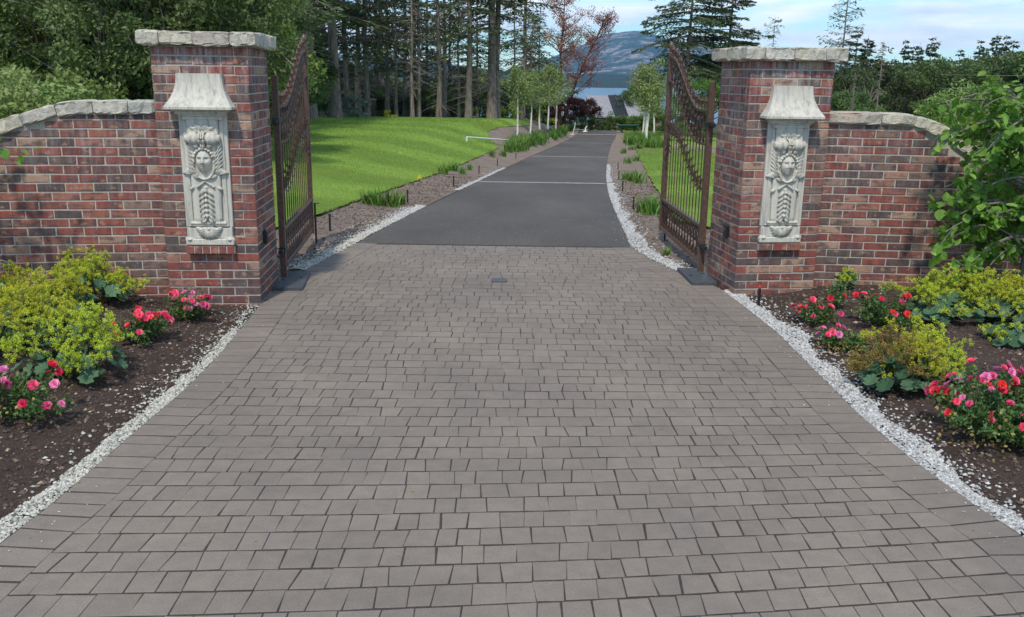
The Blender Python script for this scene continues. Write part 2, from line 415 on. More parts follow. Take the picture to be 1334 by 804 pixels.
LEF = np.vstack([smooth_curve(LE, 400)[:-1], smooth_curve(LE2, 400)]); REF = np.vstack([smooth_curve(RE, 400)[:-1], smooth_curve(RE2, 400)])
XL = lambda y: np.interp(y, LEF[:, 1], LEF[:, 0])
XR = lambda y: np.interp(y, REF[:, 1], REF[:, 0])

def bed_rise(x, y):
    """height of the planted beds above the drive level, outside the gate and beside it"""
    x = np.asarray(x, float); y = np.asarray(y, float)
    d = np.maximum(XL(y) - x, x - XR(y))
    k = np.clip((d - .05) / 1.3, 0, 1); k = k * k * (3 - 2 * k)
    front = np.clip((8.6 - y) / 1.2, 0, 1)
    return -.025 + k * (.045 + .065 * front) + np.clip(d * 4, 0, 1) * (.012 * vnoise(x * 2.2, y * 2.2, 3) + .004 * vnoise(x * 9, y * 9, 5))
def GZ(x, y): return T(x, y) + bed_rise(x, y)

# ground: one sheet to beyond the lake
def axis(a, b_, near, step, grow):
    out = [0.0]; s = step
    while out[-1] < b_:
        if out[-1] > near: s *= grow
        out.append(out[-1] + s)
    return np.array(out)
ax = axis(0, 6000, 30, .8, 1.13); gx = np.concatenate([-ax[:0:-1], ax]) + 0.0
gy = np.concatenate([-axis(0, 300, 10, 1.2, 1.4)[:0:-1], axis(0, 2600, 90, .8, 1.08)])
X, Y = np.meshgrid(gx, gy)
mb = MB(); mb.grid(np.stack([X, Y, T(X, Y) - .09 - .02 * np.clip(Y / 40, 0, 3)], -1))
tag(mb.build('ground', 'ground', smooth=True), kind='structure')

# lake
mb = MB(); lx = np.linspace(-5500, 5500, 12); ly = np.linspace(350, 2550, 8); X, Y = np.meshgrid(lx, ly)
mb.grid(np.stack([X, Y, np.full_like(X, -25.6)], -1))
b = NB('lake_water'); co = b.co(); n = b.noise(.02, 4, .6, b.scl(co, (1, 3, 1)))
M['water'] = b.done(b.pbr((.03, .07, .10), .28, b.bump(n, .5, 3.0), spec=.5))
tag(mb.build('lake', 'water'), kind='structure')

# pavers
CURV = lambda y: -.018 * np.clip(1 - (y - 2) / 5.0, 0, 1)
TILT = lambda y: .125 * np.clip(1 - (y - 2.4) / 3.4, 0, 1.05) ** 1.2
def xoff(edge, side, off):
    P = np.vstack([LE, RE][0:1]) if side < 0 else RE
    P = smooth_curve(P, 400); tg = np.gradient(P, axis=0); tg = unit(tg)
    nrm = np.stack([tg[:, 1], -tg[:, 0]], 1) * (1 if side < 0 else -1)
    return P, P + nrm * off
BW = .235
PLo, PLi = xoff(LE, -1, BW); PRo, PRi = xoff(RE, 1, BW)
XLi = lambda y: np.interp(y, PLi[:, 1], PLi[:, 0]); XRi = lambda y: np.interp(y, PRi[:, 1], PRi[:, 0])
quads = []
y0 = 1.3; j = 0
while y0 < YJ - .10:
    h = .138; y1 = min(y0 + h, YJ - .004)
    if YJ - y1 < .06: y1 = YJ - .004
    def solve(yb, fn):
        x = fn(yb)
        for _ in range(8): x = fn(yb - CURV(yb) * x * x + TILT(yb) * x)
        return x
    a0, a1 = solve(y0, XLi), solve(y1, XLi); b0, b1 = solve(y0, XRi), solve(y1, XRi)
    x = max(a0, a1) + rng.uniform(.04, .13); cuts = [(a0, a1)]
    while x < min(b0, b1) - .07:
        s = rng.normal(0, .003); cuts.append((x - s, x + s))
        x += rng.choice([.086, .098, .108, .120, .137, .165], p=[.2, .2, .22, .2, .12, .06]) + rng.normal(0, .004)
    cuts.append((b0, b1))
    ws = rng.normal(0, .0015, 4)
    for (p0, p1), (q0, q1) in zip(cuts[:-1], cuts[1:]):
        Yf = lambda xx, yb: yb - CURV(yb) * xx * xx + TILT(yb) * xx
        quads.append([[p0, Yf(p0, y0)], [q0, Yf(q0, y0)], [q1, Yf(q1, y1)], [p1, Yf(p1, y1)]])
    y0 = y1 if y1 < YJ - .01 else YJ; j += 1
def border(Po, Pi, side):
    d = np.concatenate([[0], np.cumsum(np.linalg.norm(np.diff(Po, axis=0), axis=1))])
    s = 0.0; st = [0.0]
    while s < d[-1] - .1: s += rng.uniform(.105, .165); st.append(min(s, d[-1]))
    o = np.stack([np.interp(st, d, Po[:, k]) for k in (0, 1)], 1); i = np.stack([np.interp(st, d, Pi[:, k]) for k in (0, 1)], 1)
    o[:, 1] = np.minimum(o[:, 1], YJ - .004); i[:, 1] = np.minimum(i[:, 1], YJ - .004)
    for k in range(len(st) - 1):
        q = [o[k], i[k], i[k + 1], o[k + 1]] if side < 0 else [i[k], o[k], o[k + 1], i[k + 1]]
        if np.linalg.norm(q[0] - q[3]) > .03 and np.linalg.norm(q[1] - q[2]) > .03: quads.append([list(p) for p in q])
border(PLo, PLi, -1); border(PRo, PRi, 1)
Q = np.array(quads); N = len(Q)
Q = Q + rng.normal(0, .0018, Q.shape)
def inset(Q, g, gy=0.0):
    e = unit(np.roll(Q, -1, 1) - Q); p = unit(np.roll(Q, 1, 1) - Q); d = e + p; d = d / np.maximum(np.abs(d), 1e-3) * 1.0 if False else d
    return Q + d * g + d * np.array([0, 1.0]) * gy
hz = rng.normal(0, .0005, (N, 1)) + rng.normal(0, .0003, (N, 4))
GY = .0028
rings = [(inset(Q, .0021, GY), -.02 + hz * 0), (inset(Q, .0023, GY), -.0013 + hz), (inset(Q, .0040, GY), -.0004 + hz), (inset(Q, .0075, GY), hz)]
mb = MB(); V = np.stack([np.concatenate([q, (T(q[..., 0], q[..., 1]) + z)[..., None]], -1) for q, z in rings], 1)  # N,4ring,4,3
base = np.arange(N)[:, None] * 16
fs = []
for r_ in range(3):
    for k in range(4):
        a, b_ = r_ * 4 + k, r_ * 4 + (k + 1) % 4
        fs.append(base + np.array([[a, b_, b_ + 4, a + 4]]))
fs.append(base + np.array([[12, 13, 14, 15]]))
rr = rng.random(N)
mb.add(V.reshape(-1, 3), np.stack(fs, 1).reshape(-1, 4), np.repeat(rr, 13))
yy = np.linspace(1.0, YJ, 120)
u = np.linspace(0, 1, 30)
X = XL(yy)[:, None] * (1 - u) + XR(yy)[:, None] * u; Y = np.repeat(yy[:, None], 30, 1)
mb.grid(np.stack([X, Y, T(X, Y) - .0022], -1), m=1)
tag(mb.build('paved_driveway', ['paver', 'joint']), kind='structure')

def strip(fa, fb, y0, y1, ny, nx, dz, name, mat, grow=1.0, wob=0.0, kind='structure', zf=None):
    t = np.linspace(0, 1, ny) ** grow; yy = y0 + (y1 - y0) * t; u = np.linspace(0, 1, nx)
    A = fa(yy) + wob * vnoise(yy * 1.7, yy * .3, 11); B = fb(yy) + wob * vnoise(yy * 1.7, yy * .3, 12)
    X = A[:, None] * (1 - u) + B[:, None] * u; Y = np.repeat(yy[:, None], nx, 1)
    Z = (zf or T)(X, Y) + dz
    mb = MB(); mb.grid(np.stack([X, Y, Z], -1)); return tag(mb.build(name, mat, smooth=True), kind=kind)
strip(XL, XR, YJ + .003, YEND, 400, 12, -.004, 'asphalt_driveway', 'asphalt')
for (a, b_) in ((597, 237), (690, 204), (730, 186.5), (755, 175.5)):
    yc = hit(a + 30, b_)[1]
    if yc < YEND - .5:
        w = .08 + .0040 * yc
        strip(lambda y: XL(y) + .03, lambda y: XR(y) - .03, yc - w, yc + w, 3, 12, .002 + yc * .0001, 'driveway_seam', 'seam')

# dark planted beds in front of the wall
strip(lambda y: XL(y) * 0 - 8.5, XL, 1.2, 7.9, 240, 260, 0, 'planting_bed', 'soil', zf=GZ)
strip(XR, lambda y: XR(y) * 0 + 8.5, 1.2, 8.3, 240, 260, 0, 'planting_bed', 'soil', zf=GZ)
# dry mulch beds beyond the gate, and the lawns
LB = flat_pts([(300, 330), (360, 308), (412, 283), (470, 262), (534, 239), (574, 226), (619, 207), (649, 192), (640, 186), (634, 176), (640, 168), (671, 163.5)])
LB2 = np.array([hit(a, b_)[:2] for a, b_ in ((412, 283), (470, 262), (534, 240), (574, 226), (619, 207), (649, 193), (636, 181), (634, 172), (650, 166.5), (690, 164.2))])
LB2 = LB2[np.argsort(LB2[:, 1])]
XLB = lambda y: np.interp(y, np.concatenate([[7.9], LB2[:, 1], [75, 200]]), np.concatenate([[-3.2], LB2[:, 0], [LB2[-1, 0] + 1.5, LB2[-1, 0] + 3]]))
RB2 = np.array([hit(a, b_)[:2] for a, b_ in ((885, 292), (859, 250), (846, 229), (834, 204), (826, 190))])
XRB = lambda y: np.interp(y, np.concatenate([[8.2], RB2[:, 1], [60, 75, 200]]), np.concatenate([[3.6], RB2[:, 0], [XR(60) + 1.4, XR(75) + 1.2, 12]]))
strip(XLB, XL, 7.9, YEND, 420, 50, .004, 'mulch_bed', 'soil_dry', 1.6, 0, zf=lambda x, y: T(x, y) + bed_rise(x, y) * np.clip((XL(y) - x) * 6, 0, 1))
strip(XR, XRB, 8.3, YEND, 420, 40, .004, 'mulch_bed', 'soil_dry', 1.6, 0, zf=lambda x, y: T(x, y) + bed_rise(x, y) * np.clip((x - XR(y)) * 6, 0, 1))
strip(lambda y: XLB(y) * 0 - 60, lambda y: XLB(y) + .05 + .05 * vnoise(y * 5, y, 2), 7.8, 58, 300, 160, .055, 'lawn', 'lawn', 1.5)
strip(lambda y: XRB(y) - .05 + .05 * vnoise(y * 5, y, 4), lambda y: XRB(y) * 0 + 60, 8.2, 84, 300, 120, .055, 'lawn', 'lawn', 1.5)
strip(lambda y: XLB(y) * 0 + XLB(y) - .4, lambda y: XL(y) - 2.2, 58, 84, 60, 30, .09, 'lawn', 'lawn')
yb0, yb1 = hit(840, 203)[1], hit(840, 191)[1]
strip(lambda y: XRB(y) + .02, lambda y: XR(y) + 9, yb0, yb1, 60, 60, .066, 'mulch_bed', 'soil_dry', wob=.2)

# real blades on the near part of the lawn
def blades(fa, fb, y0, y1, n, name, seed):
    r = np.random.default_rng(seed)
    y = y0 + (y1 - y0) * r.random(n) ** 1.5; x = fa(y) + (fb(y) - fa(y)) * r.random(n)
    sz = .012 + .0009 * y
    c = np.stack([x, y, T(x, y) + .04], 1); d = unit(np.stack([r.normal(0, .45, n), r.normal(0, .45, n), np.ones(n)], 1))
    a = r.random(n) * 2 * PI; sd = np.stack([np.cos(a), np.sin(a), 0 * a], 1)
    mb = MB(); mb.tris(c, d, sd, sz * (1 + r.random(n) * .6), .0035 + .0003 * y)
    tag(mb.build(name, 'grass'), 'short green mown grass blades of the lawn', 'grass', kind='stuff')
blades(lambda y: np.maximum(XLB(y) - 5.5 - y * .2, -y * .36 - .6), lambda y: XLB(y) + .06, 9.5, 50, 150000, 'grass', 3)
blades(lambda y: XRB(y) - .04, lambda y: XRB(y) + 3.2, 9, 46, 80000, 'grass', 4)

# gravel
def gravel(side, y0, y1, w, n, size, name, mat, label, edge=0.0, pw=1.0, scatter=.12, seed=1, zz=None):
    r = np.random.default_rng(seed)
    y = y0 + (y1 - y0) * r.random(n) ** pw
    E = XL if side < 0 else XR
    dx = (E(y + .02) - E(y - .02)) / .04; k = np.sqrt(1 + dx ** 2)
    ww = w * np.clip(1 + .45 * vnoise(y * 2.1, y, seed + 5) + .3 * vnoise(y * 9, y * 3, seed + 6), .15, 2)
    t = r.random(n) * ww + (r.random(n) < scatter) * np.abs(r.normal(0, .11, n))
    x = E(y) + side * (edge + t * k)
    z = (GZ(x, y) if zz is None else zz(x, y)) + size * (.2 + r.random(n) * .9) + .012 * np.exp(-((t - ww / 2) / (ww * .6)) ** 2)
    mb = MB(); mb.stones(np.stack([x, y, z], 1), size * (.55 + r.random(n) * .9))
    tag(mb.build(name, mat), label, 'gravel', kind='stuff')
gravel(1, 2.3, 7.75, .14, 14000, .0085, 'gravel', 'gravel', 'white gravel strip along the right edge of the pavers', .008, seed=2)
gravel(-1, 2.2, 5.0, .105, 5600, .0085, 'gravel', 'gravel_grey', 'grey and cream gravel strip along the left edge of the pavers', .008, scatter=.04, seed=6)
gravel(-1, 4.6, 6.3, .085, 2300, .0082, 'gravel', 'gravel_grey', 'thinning grey gravel along the left pavers towards the pillar', .008, 1.5, .10, 7)
gravel(-1, 4.8, 7.2, .08, 700, .008, 'gravel', 'gravel_grey', 'sparse gravel crumbs scattered beside the left pillar', .01, scatter=.35, seed=8)
zin = lambda x, y: T(x, y) + bed_rise(x, y) * .6 + .004
gravel(1, 8.5, 20.0, .14, 8500, .010, 'gravel', 'gravel', 'white gravel along the right edge of the asphalt', .0, 1.3, .1, 12, zin)
gravel(1, 20.3, 29.0, .11, 1500, .013, 'gravel', 'gravel', 'thinning white gravel further up the asphalt', .0, 1.3, .1, 13, zin)
gravel(-1, 8.3, 13.6, .11, 6500, .011, 'gravel', 'gravel_grey', 'thin pale gravel along the left edge of the asphalt', .0, 1.2, .2, 15, zin)
gravel(-1, 11.6, 13.8, .15, 2000, .011, 'gravel', 'gravel', 'white gravel patch beside the left of the asphalt', .0, 1.0, .15, 16, zin)
gravel(-1, 17.2, 26.0, .09, 2600, .011, 'gravel', 'gravel', 'pale gravel edging on the left far part of the asphalt', .0, 1.2, .08, 17, zin)

def clods(fa, fb, y0, y1, n, size, label, seed):
    r = np.random.default_rng(seed); y = y0 + (y1 - y0) * r.random(n); x = fa(y) + (fb(y) - fa(y)) * r.random(n)
    mb = MB(); s = size * (.3 + r.random(n) ** 3 * 1.6)
    mb.stones(np.stack([x, y, GZ(x, y) + s * .2], 1), s)
    tag(mb.build('soil_crumbs', 'clod'), label, 'soil', kind='stuff')
clods(lambda y: np.maximum(XL(y) - 3.0, -6.5), lambda y: XL(y) - .02, 2.2, 7.2, 22000, .010, 'loose brown soil crumbs in the left flower bed', 21)
clods(lambda y: XR(y) + .1, lambda y: XR(y) + 3.2, 2.2, 7.6, 22000, .010, 'loose brown soil crumbs in the right flower bed', 22)
clods(XLB, lambda y: XL(y) - .02, 7.9, 22, 9000, .013, 'dry crumbs on the mulch left of the asphalt', 23)
clods(lambda y: XR(y) + .02, XRB, 8.3, 22, 7000, .013, 'dry crumbs on the mulch right of the asphalt', 24)

# ------------------------------------------------------------------ masonry
CO, BL, BHt = .0677, .2032, .0575     # course height, brick pitch, brick height
def brick_box(mb, x0, x1, z0, z1, ztop, depth=.10, face=0.0, Rm=None, o=(0, 0, 0), ends=True):
    """one brick whose face looks along -y at y=face; ztop(x) clips it under a sloping coping"""
    if ztop is not None:
        t0, t1 = min(z1, ztop(x0)), min(z1, ztop(x1))
        if min(t0, t1) < z0 + .008: return
    else: t0 = t1 = z1
    b_ = .0035; j = rng.normal(0, .0009, 8); f = face + rng.normal(0, .0009)
    P = [[x0 + j[0], f + b_, z0 + j[1]], [x1 + j[2], f + b_, z0 + j[3]], [x1 + j[4], f + b_, t1 + j[5]], [x0 + j[6], f + b_, t0 + j[7]]]
    A = np.array(P); In = A.copy(); In[:, 1] = f
    In[[0, 3], 0] += b_; In[[1, 2], 0] -= b_; In[[0, 1], 2] += b_; In[[2, 3], 2] -= b_
    Bk = A.copy(); Bk[:, 1] = face + depth
    v = np.vstack([Bk, A, In])
    if Rm is not None: v = v @ np.asarray(Rm).T
    v = v + np.array(o)
    fs = [[k, (k + 1) % 4, 4 + (k + 1) % 4, 4 + k] for k in range(4)] + [[4 + k, 4 + (k + 1) % 4, 8 + (k + 1) % 4, 8 + k] for k in range(4)] + [[8, 9, 10, 11]]
    mb.add(v, fs, rng.random())
def rough_bar(mb, pts, hy, hz, seed, amp=.012, m=0, nr=20, endround=.012, tint=None):
    """rock-faced stone: a rounded-rectangle section swept along pts, knocked about by noise"""
    pts = np.asarray(pts, float); k = len(pts)
    a = (np.arange(nr) + .5) / nr * 2 * PI
    ca, sa = np.cos(a), np.sin(a); e = .22
    cy = np.sign(ca) * abs(ca) ** e; cz = np.sign(sa) * abs(sa) ** e
    tg = unit(np.gradient(pts, axis=0)); side = unit(np.cross(tg, [0, 0, 1.0])); up = np.cross(side, tg)
    sc = np.ones(k); sc[0] = sc[-1] = .86
    r = np.random.default_rng(seed)
    P = pts[:, None] + side[:, None] * (cy * hy)[None, :, None] * sc[:, None, None] + up[:, None] * (cz * hz)[None, :, None] * sc[:, None, None]
    L = np.arange(k)[:, None] * .6 + seed
    n1 = vnoise(L + a[None] * 0, np.cos(a)[None] * 1.5 + np.sin(a)[None] * 2.5 + L * 0, seed)
    n2 = r.normal(0, 1, (k, nr)) * .25
    dn = (n1 + n2) * amp; rad = side[:, None] * ca[None, :, None] + up[:, None] * sa[None, :, None]
    wz = np.where(sa > .7, .25, 1.0)[None]
    P = P + rad * (dn * wz)[..., None]
    t = r.random() if tint is None else tint
    mb.grid(P, t, m, close=True)
    mb.add(P[0][::-1], [list(range(nr))], t, m); mb.add(P[-1], [list(range(nr))], t, m)

NC = 29; PW = .711
def make_pillar(loc, th, label, z0, inner):
    """brick pillar; local x along its front face, y to the back. inner=+1: the driveway lies at its +x side"""
    root = empty('brick_pillar', (loc[0], loc[1], z0), th, label, 'pillar')
    mb = MB(); H = NC * CO + .004
    mb.box((.005, .005, -.15), (PW - .005, PW - .005, H), .5, 1)
    faces = [((0, 0), 0), ((PW, 0), PI / 2), ((PW, PW), PI), ((0, PW), -PI / 2)]
    for c in range(-1, NC):
        zb = c * CO; g = .0105
        for i, ((ox, oy), ang) in enumerate(faces):
            Rm = rot2(ang); own = c % 2 == 0
            x = 0.0 if own else .1016
            xe = PW - .1016 if own else PW
            cuts = [x]
            while cuts[-1] < xe - .12: cuts.append(min(cuts[-1] + BL, xe))
            if xe - cuts[-1] > .02: cuts.append(xe)
            for a_, b_ in zip(cuts[:-1], cuts[1:]):
                lo = a_ + (0 if a_ < .001 else g / 2); hi = b_ - (0 if b_ > PW - .001 else g / 2)
                brick_box(mb, lo, hi, zb + g / 2, zb + CO - g / 2, None, .099, 0, Rm, (ox, oy, 0))
    # projecting brick ledge that carries the plaque
    zb = 6 * CO
    n = 6 if inner > 0 else 3
    xs = np.linspace(.170, .540, n + 1)
    for a_, b_ in zip(xs[:-1], xs[1:]):
        brick_box(mb, a_ + .004, b_ - .004, zb + .004, zb + CO - .002, None, .06, -.055)
    mb.box((.173, -.049, zb + .006), (.537, .01, zb + CO - .006), .5, 1)
    mb.build('brickwork', ['brick', 'mortar'], root)
    ov, hh = .075, .052; zc = H + hh
    lo, hi = -ov + .075, PW + ov - .075
    def row(p0, p1, cuts, sd):
        p0, p1 = np.array(p0), np.array(p1)
        for i, (a_, b_) in enumerate(zip(cuts[:-1], cuts[1:])):
            t = np.linspace(a_ + .003, b_ - .003, 9)
            q = MB(); rough_bar(q, [list(p0 + (p1 - p0) * s) for s in t], .078, hh + rng.normal(0, .002), sd + i)
            q.build('cap_stone', 'stone', root, smooth=False)
    row((-ov, lo, zc), (PW + ov, lo, zc), [0, .19, .47, .78, 1.0], int(loc[0] * 10) + 50)
    row((hi, lo + .08, zc), (hi, PW + ov, zc), [0, .5, 1], int(loc[0] * 10) + 70)
    row((lo, lo + .08, zc), (lo, PW + ov, zc), [0, .45, 1], int(loc[0] * 10) + 80)
    row((lo + .08, hi, zc), (hi - .08, hi, zc), [0, .5, 1], int(loc[0] * 10) + 90)
    q = MB(); q.bbox((lo + .05, lo + .05, H), (hi - .05, hi - .05, H + 2 * hh - .008), .01); q.build('cap_slab', 'stone', root)
    return root

def make_wall(loc, th, sgn, length, ztop_f, label, z0=0.0):
    """wall running from a pillar; local x from the pillar outward (sgn gives the world side)"""
    root = empty('brick_wall', (loc[0], loc[1], z0), th, label, 'garden wall')
    mb = MB(); dep = .22
    n = int(length / .05); s = np.linspace(0, length, n)
    top = ztop_f(s)
    X = sgn * s
    fr = [.005, dep - .005]
    P = np.array([[[x, fr[0], -.3], [x, fr[0], t + .01], [x, fr[1], t + .01], [x, fr[1], -.3]] for x, t in zip(X, top)])
    if sgn > 0: P = P[::-1]
    mb.grid(P, .5, 1)
    zt = lambda x: float(ztop_f(abs(x)))
    c = -3
    while c * CO < top.max():
        zb = c * CO; g = .0105; x = -(BL / 2 if c % 2 else 0) - .03 * 0
        while x < length:
            a_, b_ = max(x, 0) + g / 2, min(x + BL, length) - g / 2
            if b_ - a_ > .03:
                xa, xb = (a_, b_) if sgn > 0 else (-b_, -a_)
                brick_box(mb, xa, xb, zb + g / 2, zb + CO - g / 2, zt, .09, 0)
                xa, xb = (-b_, -a_) if sgn > 0 else (a_, b_)
                brick_box(mb, xa, xb, zb + g / 2, zb + CO - g / 2, lambda q: zt(q), .09, 0, rot2(PI), (0, dep, 0))
            x += BL
        c += 1
    mb.build('brickwork', ['brick', 'mortar'], root)
    # coping stones of uneven length
    x = -.0; k = 0
    while x < length - .1:
        w = rng.uniform(.14, .34) if sgn < 0 else rng.uniform(.2, .5)
        e = min(x + w, length); t = np.linspace(x + .003, e - .003, 9)
        q = MB(); rough_bar(q, [[sgn * a_, dep / 2, float(ztop_f(a_)) + .055] for a_ in t], dep / 2 + .035, .05 + rng.normal(0, .002), 200 + k + (0 if sgn < 0 else 40))
        q.build('coping_stone', 'stone', root); x = e; k += 1
    return root

LP = np.array([-1.995, 7.0]); thL = math.radians(3.5)
LP0 = LP - PW * np.array([math.cos(thL), math.sin(thL)])
RP0 = np.array([1.905, 7.60]); thR = math.radians(7)
RPe = RP0 + PW * np.array([math.cos(thR), math.sin(thR)])
pilL = make_pillar(LP0, thL, 'red brick gate pillar with its plaque, left of the driveway and under a four-piece stone cap', 0.0, 1)
pilR = make_pillar(RP0, thR, 'red brick gate pillar right of the driveway, beside the leafy tree', -.03, -1)
def topL(s):
    s = np.asarray(s, float); k = s - .66; return 1.463 - .165 * (k + np.sqrt(k * k + .012))
def topR(s):
    s = np.asarray(s, float); k = np.clip(s - .55, 0, 9)
    return 1.46 - np.where(k < .6, .62 * k ** 2, .2232 + (k - .6) * .5)
topLm = lambda s: np.maximum(topL(s), .75); topRm = lambda s: np.maximum(topR(s), .70)
dL = math.radians(9.0); dR = math.radians(-4.0)
wallL = make_wall(LP0 + np.array([.0, .045]), dL, -1, 4.2, topLm, 'red brick garden wall curving down to the left of the driveway')
wallR = make_wall(RPe + np.array([.0, .05]), dR, 1, 4.2, topRm, 'red brick garden wall curving down behind the leafy tree', -.03)

# ------------------------------------------------------------------ cast stone plaques
RS = {'face_relief': 1.32, 'leaf_drop': 1.22, 'ribbon_relief': 1.1, 'crest_relief': 1.2, 'shell_relief': 1.12}
def relief(hf, w, h, n=.004):
    """grid patch facing -y whose height field hf(x,z) rises out of the panel; cells below 0 are dropped"""
    nx, nz = int(w / n), int(h / n); x = np.linspace(-w / 2, w / 2, nx); z = np.linspace(-h / 2, h / 2, nz)
    X, Z = np.meshgrid(x, z); Hh = hf(X, Z)
    P = np.stack([X, -np.clip(Hh, -.006, 1), Z], -1)
    idx = np.arange(nx * nz).reshape(nz, nx)
    q = np.stack([idx[:-1, :-1], idx[:-1, 1:], idx[1:, 1:], idx[1:, :-1]], -1).reshape(-1, 4)
    keep = Hh.ravel()[q].max(1) > -.003
    return P.reshape(-1, 3), q[keep]
def lobe(X, Z, cx, cz, L, W, ang, hgt):
    """a leaf-shaped swelling with a sunk midrib, base at (cx,cz) growing along ang"""
    dx, dz = X - cx, Z - cz; t = (dx * math.cos(ang) + dz * math.sin(ang)) / L; s = (-dx * math.sin(ang) + dz * math.cos(ang)) / W
    prof = np.where((t > 0) & (t < 1), np.sqrt(np.clip(4 * t * (1 - t), 0, 1)) * (1.1 - .5 * t), 0)
    q = np.clip(1 - (s / np.maximum(prof, 1e-3)) ** 2, -1, 1)
    hh = hgt * (.35 + .65 * np.sin(np.clip(t, 0, 1) * PI)) * np.where(q > 0, np.sqrt(np.clip(q, 0, 1)), 0) - hgt * .4 * np.exp(-(s / .14) ** 2) * (q > 0)
    return np.where(prof > 0, np.where(q > 0, hh, -.01), -.01)
def gau(X, Z, cx, cz, sx, sz, h): return h * np.exp(-((X - cx) / sx) ** 2 - ((Z - cz) / sz) ** 2)
def make_plaque(pil, label, tilt):
    th = pil.rotation_euler[2]; o = np.array(pil.location); d = np.array([math.cos(th), math.sin(th), 0])
    base = o + d * .355; z0 = o[2]
    root = empty('wall_plaque', (base[0], base[1], z0 + 7 * CO + .002), th, label, 'stone plaque')
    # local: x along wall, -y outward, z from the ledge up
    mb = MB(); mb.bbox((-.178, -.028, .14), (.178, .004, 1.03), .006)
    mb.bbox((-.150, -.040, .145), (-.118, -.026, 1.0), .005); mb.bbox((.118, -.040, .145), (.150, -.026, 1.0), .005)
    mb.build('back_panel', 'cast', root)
    mb = MB(); P = []
    for z, w, y in ((.19, .098, .052), (.21, .104, .056), (.95, .118, .062), (.965, .112, .056)):
        P.append([[-w, .0, z], [-w, -y + .008, z], [-w + .01, -y, z], [w - .01, -y, z], [w, -y + .008, z], [w, .0, z]])
    mb.grid(np.array(P)); mb.build('raised_field', 'cast', root)
    mb = MB()
    for (w, y, a_, b_) in ((.155, .066, .955, .985), (.168, .078, .983, 1.0), (.186, .090, .998, 1.022), (.205, .112, 1.02, 1.035)):
        mb.bbox((-w, -y, a_), (w, .004, b_), .005)
    mb.build('upper_moulding', 'cast', root)
    # flared hood: concave sides and front
    mb = MB(); P = []
    for t in np.linspace(0, 1, 18):
        k = (1 - t) ** 2.3; w = .168 + .080 * k; y = .062 + .095 * k; z = 1.035 + .018 + t * .240
        P.append([[-w, .003, z]] + [[-w, -y + .012, z], [-w + .012, -y, z]] + [[-w + .012 + (2 * w - .024) * s, -y - (.0025 if abs(s - .25) < .01 or abs(s - .75) < .01 else 0) * -1, z] for s in (.22, .25, .28, .5, .72, .75, .78)] + [[w - .012, -y, z], [w, -y + .012, z], [w, .003, z]])
    lip = [[p[0] * 1.0, p[1], 1.035] for p in P[0]]
    mb.grid(np.array([lip] + P), .5); top = P[-1]; mb.add(top, [list(range(len(top)))]); mb.add(lip[::-1], [list(range(len(lip)))])
    mb.build('hood', 'cast', root)
    # base block, bar and shell
    mb = MB(); mb.bbox((-.182, -.050, 0), (.182, .004, .052), .008); mb.bbox((-.172, -.040, .05), (.172, .004, .140), .006)
    mb.build('base_block', 'cast', root)
    mb = MB(); mb.tube([[-.135, -.045, .175], [.135, -.045, .175]], .014, 10); mb.bbox((-.150, -.050, .150), (.150, 0, .160), .003); mb.build('bar_moulding', 'cast', root, smooth=False)
    def part(name, hf, w, h, y, z, sm=True):
        v, f = relief(hf, w, h); q = MB(); sc_ = RS.get(name, 1.0); q.add(v * np.array([sc_, 1.25 if sc_ > 1 else 1.0, sc_]) + np.array([0, y, z]), f); q.build(name, 'cast', root, smooth=sm)
    def shell(X, Z):
        Hh = np.full_like(X, -.01)
        for a_ in np.linspace(PI + .25, 2 * PI - .25, 9): Hh = np.maximum(Hh, lobe(X, Z, 0, .05, .088, .018, a_, .026))
        for s in (-1, 1): Hh = np.maximum(Hh, lobe(X, Z, s * .045, .036, .05, .016, PI / 2 + s * -1.2, .02)); Hh = np.maximum(Hh, gau(X, Z, s * .135, -.03, .022, .014, .024) - .006)
        return np.maximum(Hh, gau(X, Z, 0, .045, .016, .012, .03) - .006)
    part('shell_relief', shell, .34, .14, -.042, .080)
    # scroll: a fat rolled cushion with a tied centre band
    mb = MB(); xs = np.linspace(-.132, .132, 40); rad = .040 + .010 * np.cos(xs / .132 * PI * 2) * -1 + .003 * np.cos(xs * 140); rad[0] = rad[-1] = .02
    mb.tube(np.stack([xs, np.full(40, -.068), np.full(40, .818)], 1), rad, 16)
    for s in (-.016, 0, .016): mb.tube(np.array([[s, -.068 - .045 * math.cos(a_), .818 + .045 * math.sin(a_)] for a_ in np.linspace(-1.6, 1.6, 12)]), .0075, 6)
    mb.build('scroll', 'cast', root, smooth=True)
    def crest(X, Z):
        Hh = np.full_like(X, -.01)
        for s in (-1, 1):
            for a_, L in ((.35, .085), (.85, .07), (1.3, .055), (-.2, .07)): Hh = np.maximum(Hh, lobe(X, Z, s * .008, -.02, L, .014, PI / 2 - s * (PI / 2 - a_), .018))
        return Hh
    part('crest_relief', crest, .24, .10, -.058, .900)
    def face(X, Z):
        e = 1 - (X / .046) ** 2 - ((Z + .005) / .066) ** 2
        Hh = np.where(e > 0, .046 * np.sqrt(np.clip(e, 0, 1)), -.01)
        Hh = Hh + gau(X, Z, 0, -.006, .0075, .016, .016) + gau(X, Z, 0, -.016, .011, .007, .006)
        for s in (-1, 1):
            Hh = Hh - gau(X, Z, s * .019, .008, .011, .006, .012) + gau(X, Z, s * .019, .008, .006, .003, .006) + gau(X, Z, s * .019, .020, .014, .004, .006) + gau(X, Z, s * .024, -.014, .010, .010, .005)
        Hh = Hh + gau(X, Z, 0, -.032, .012, .0035, .008) - gau(X, Z, 0, -.0365, .013, .002, .009) + gau(X, Z, 0, -.042, .010, .0035, .007) + gau(X, Z, 0, -.058, .012, .008, .007)
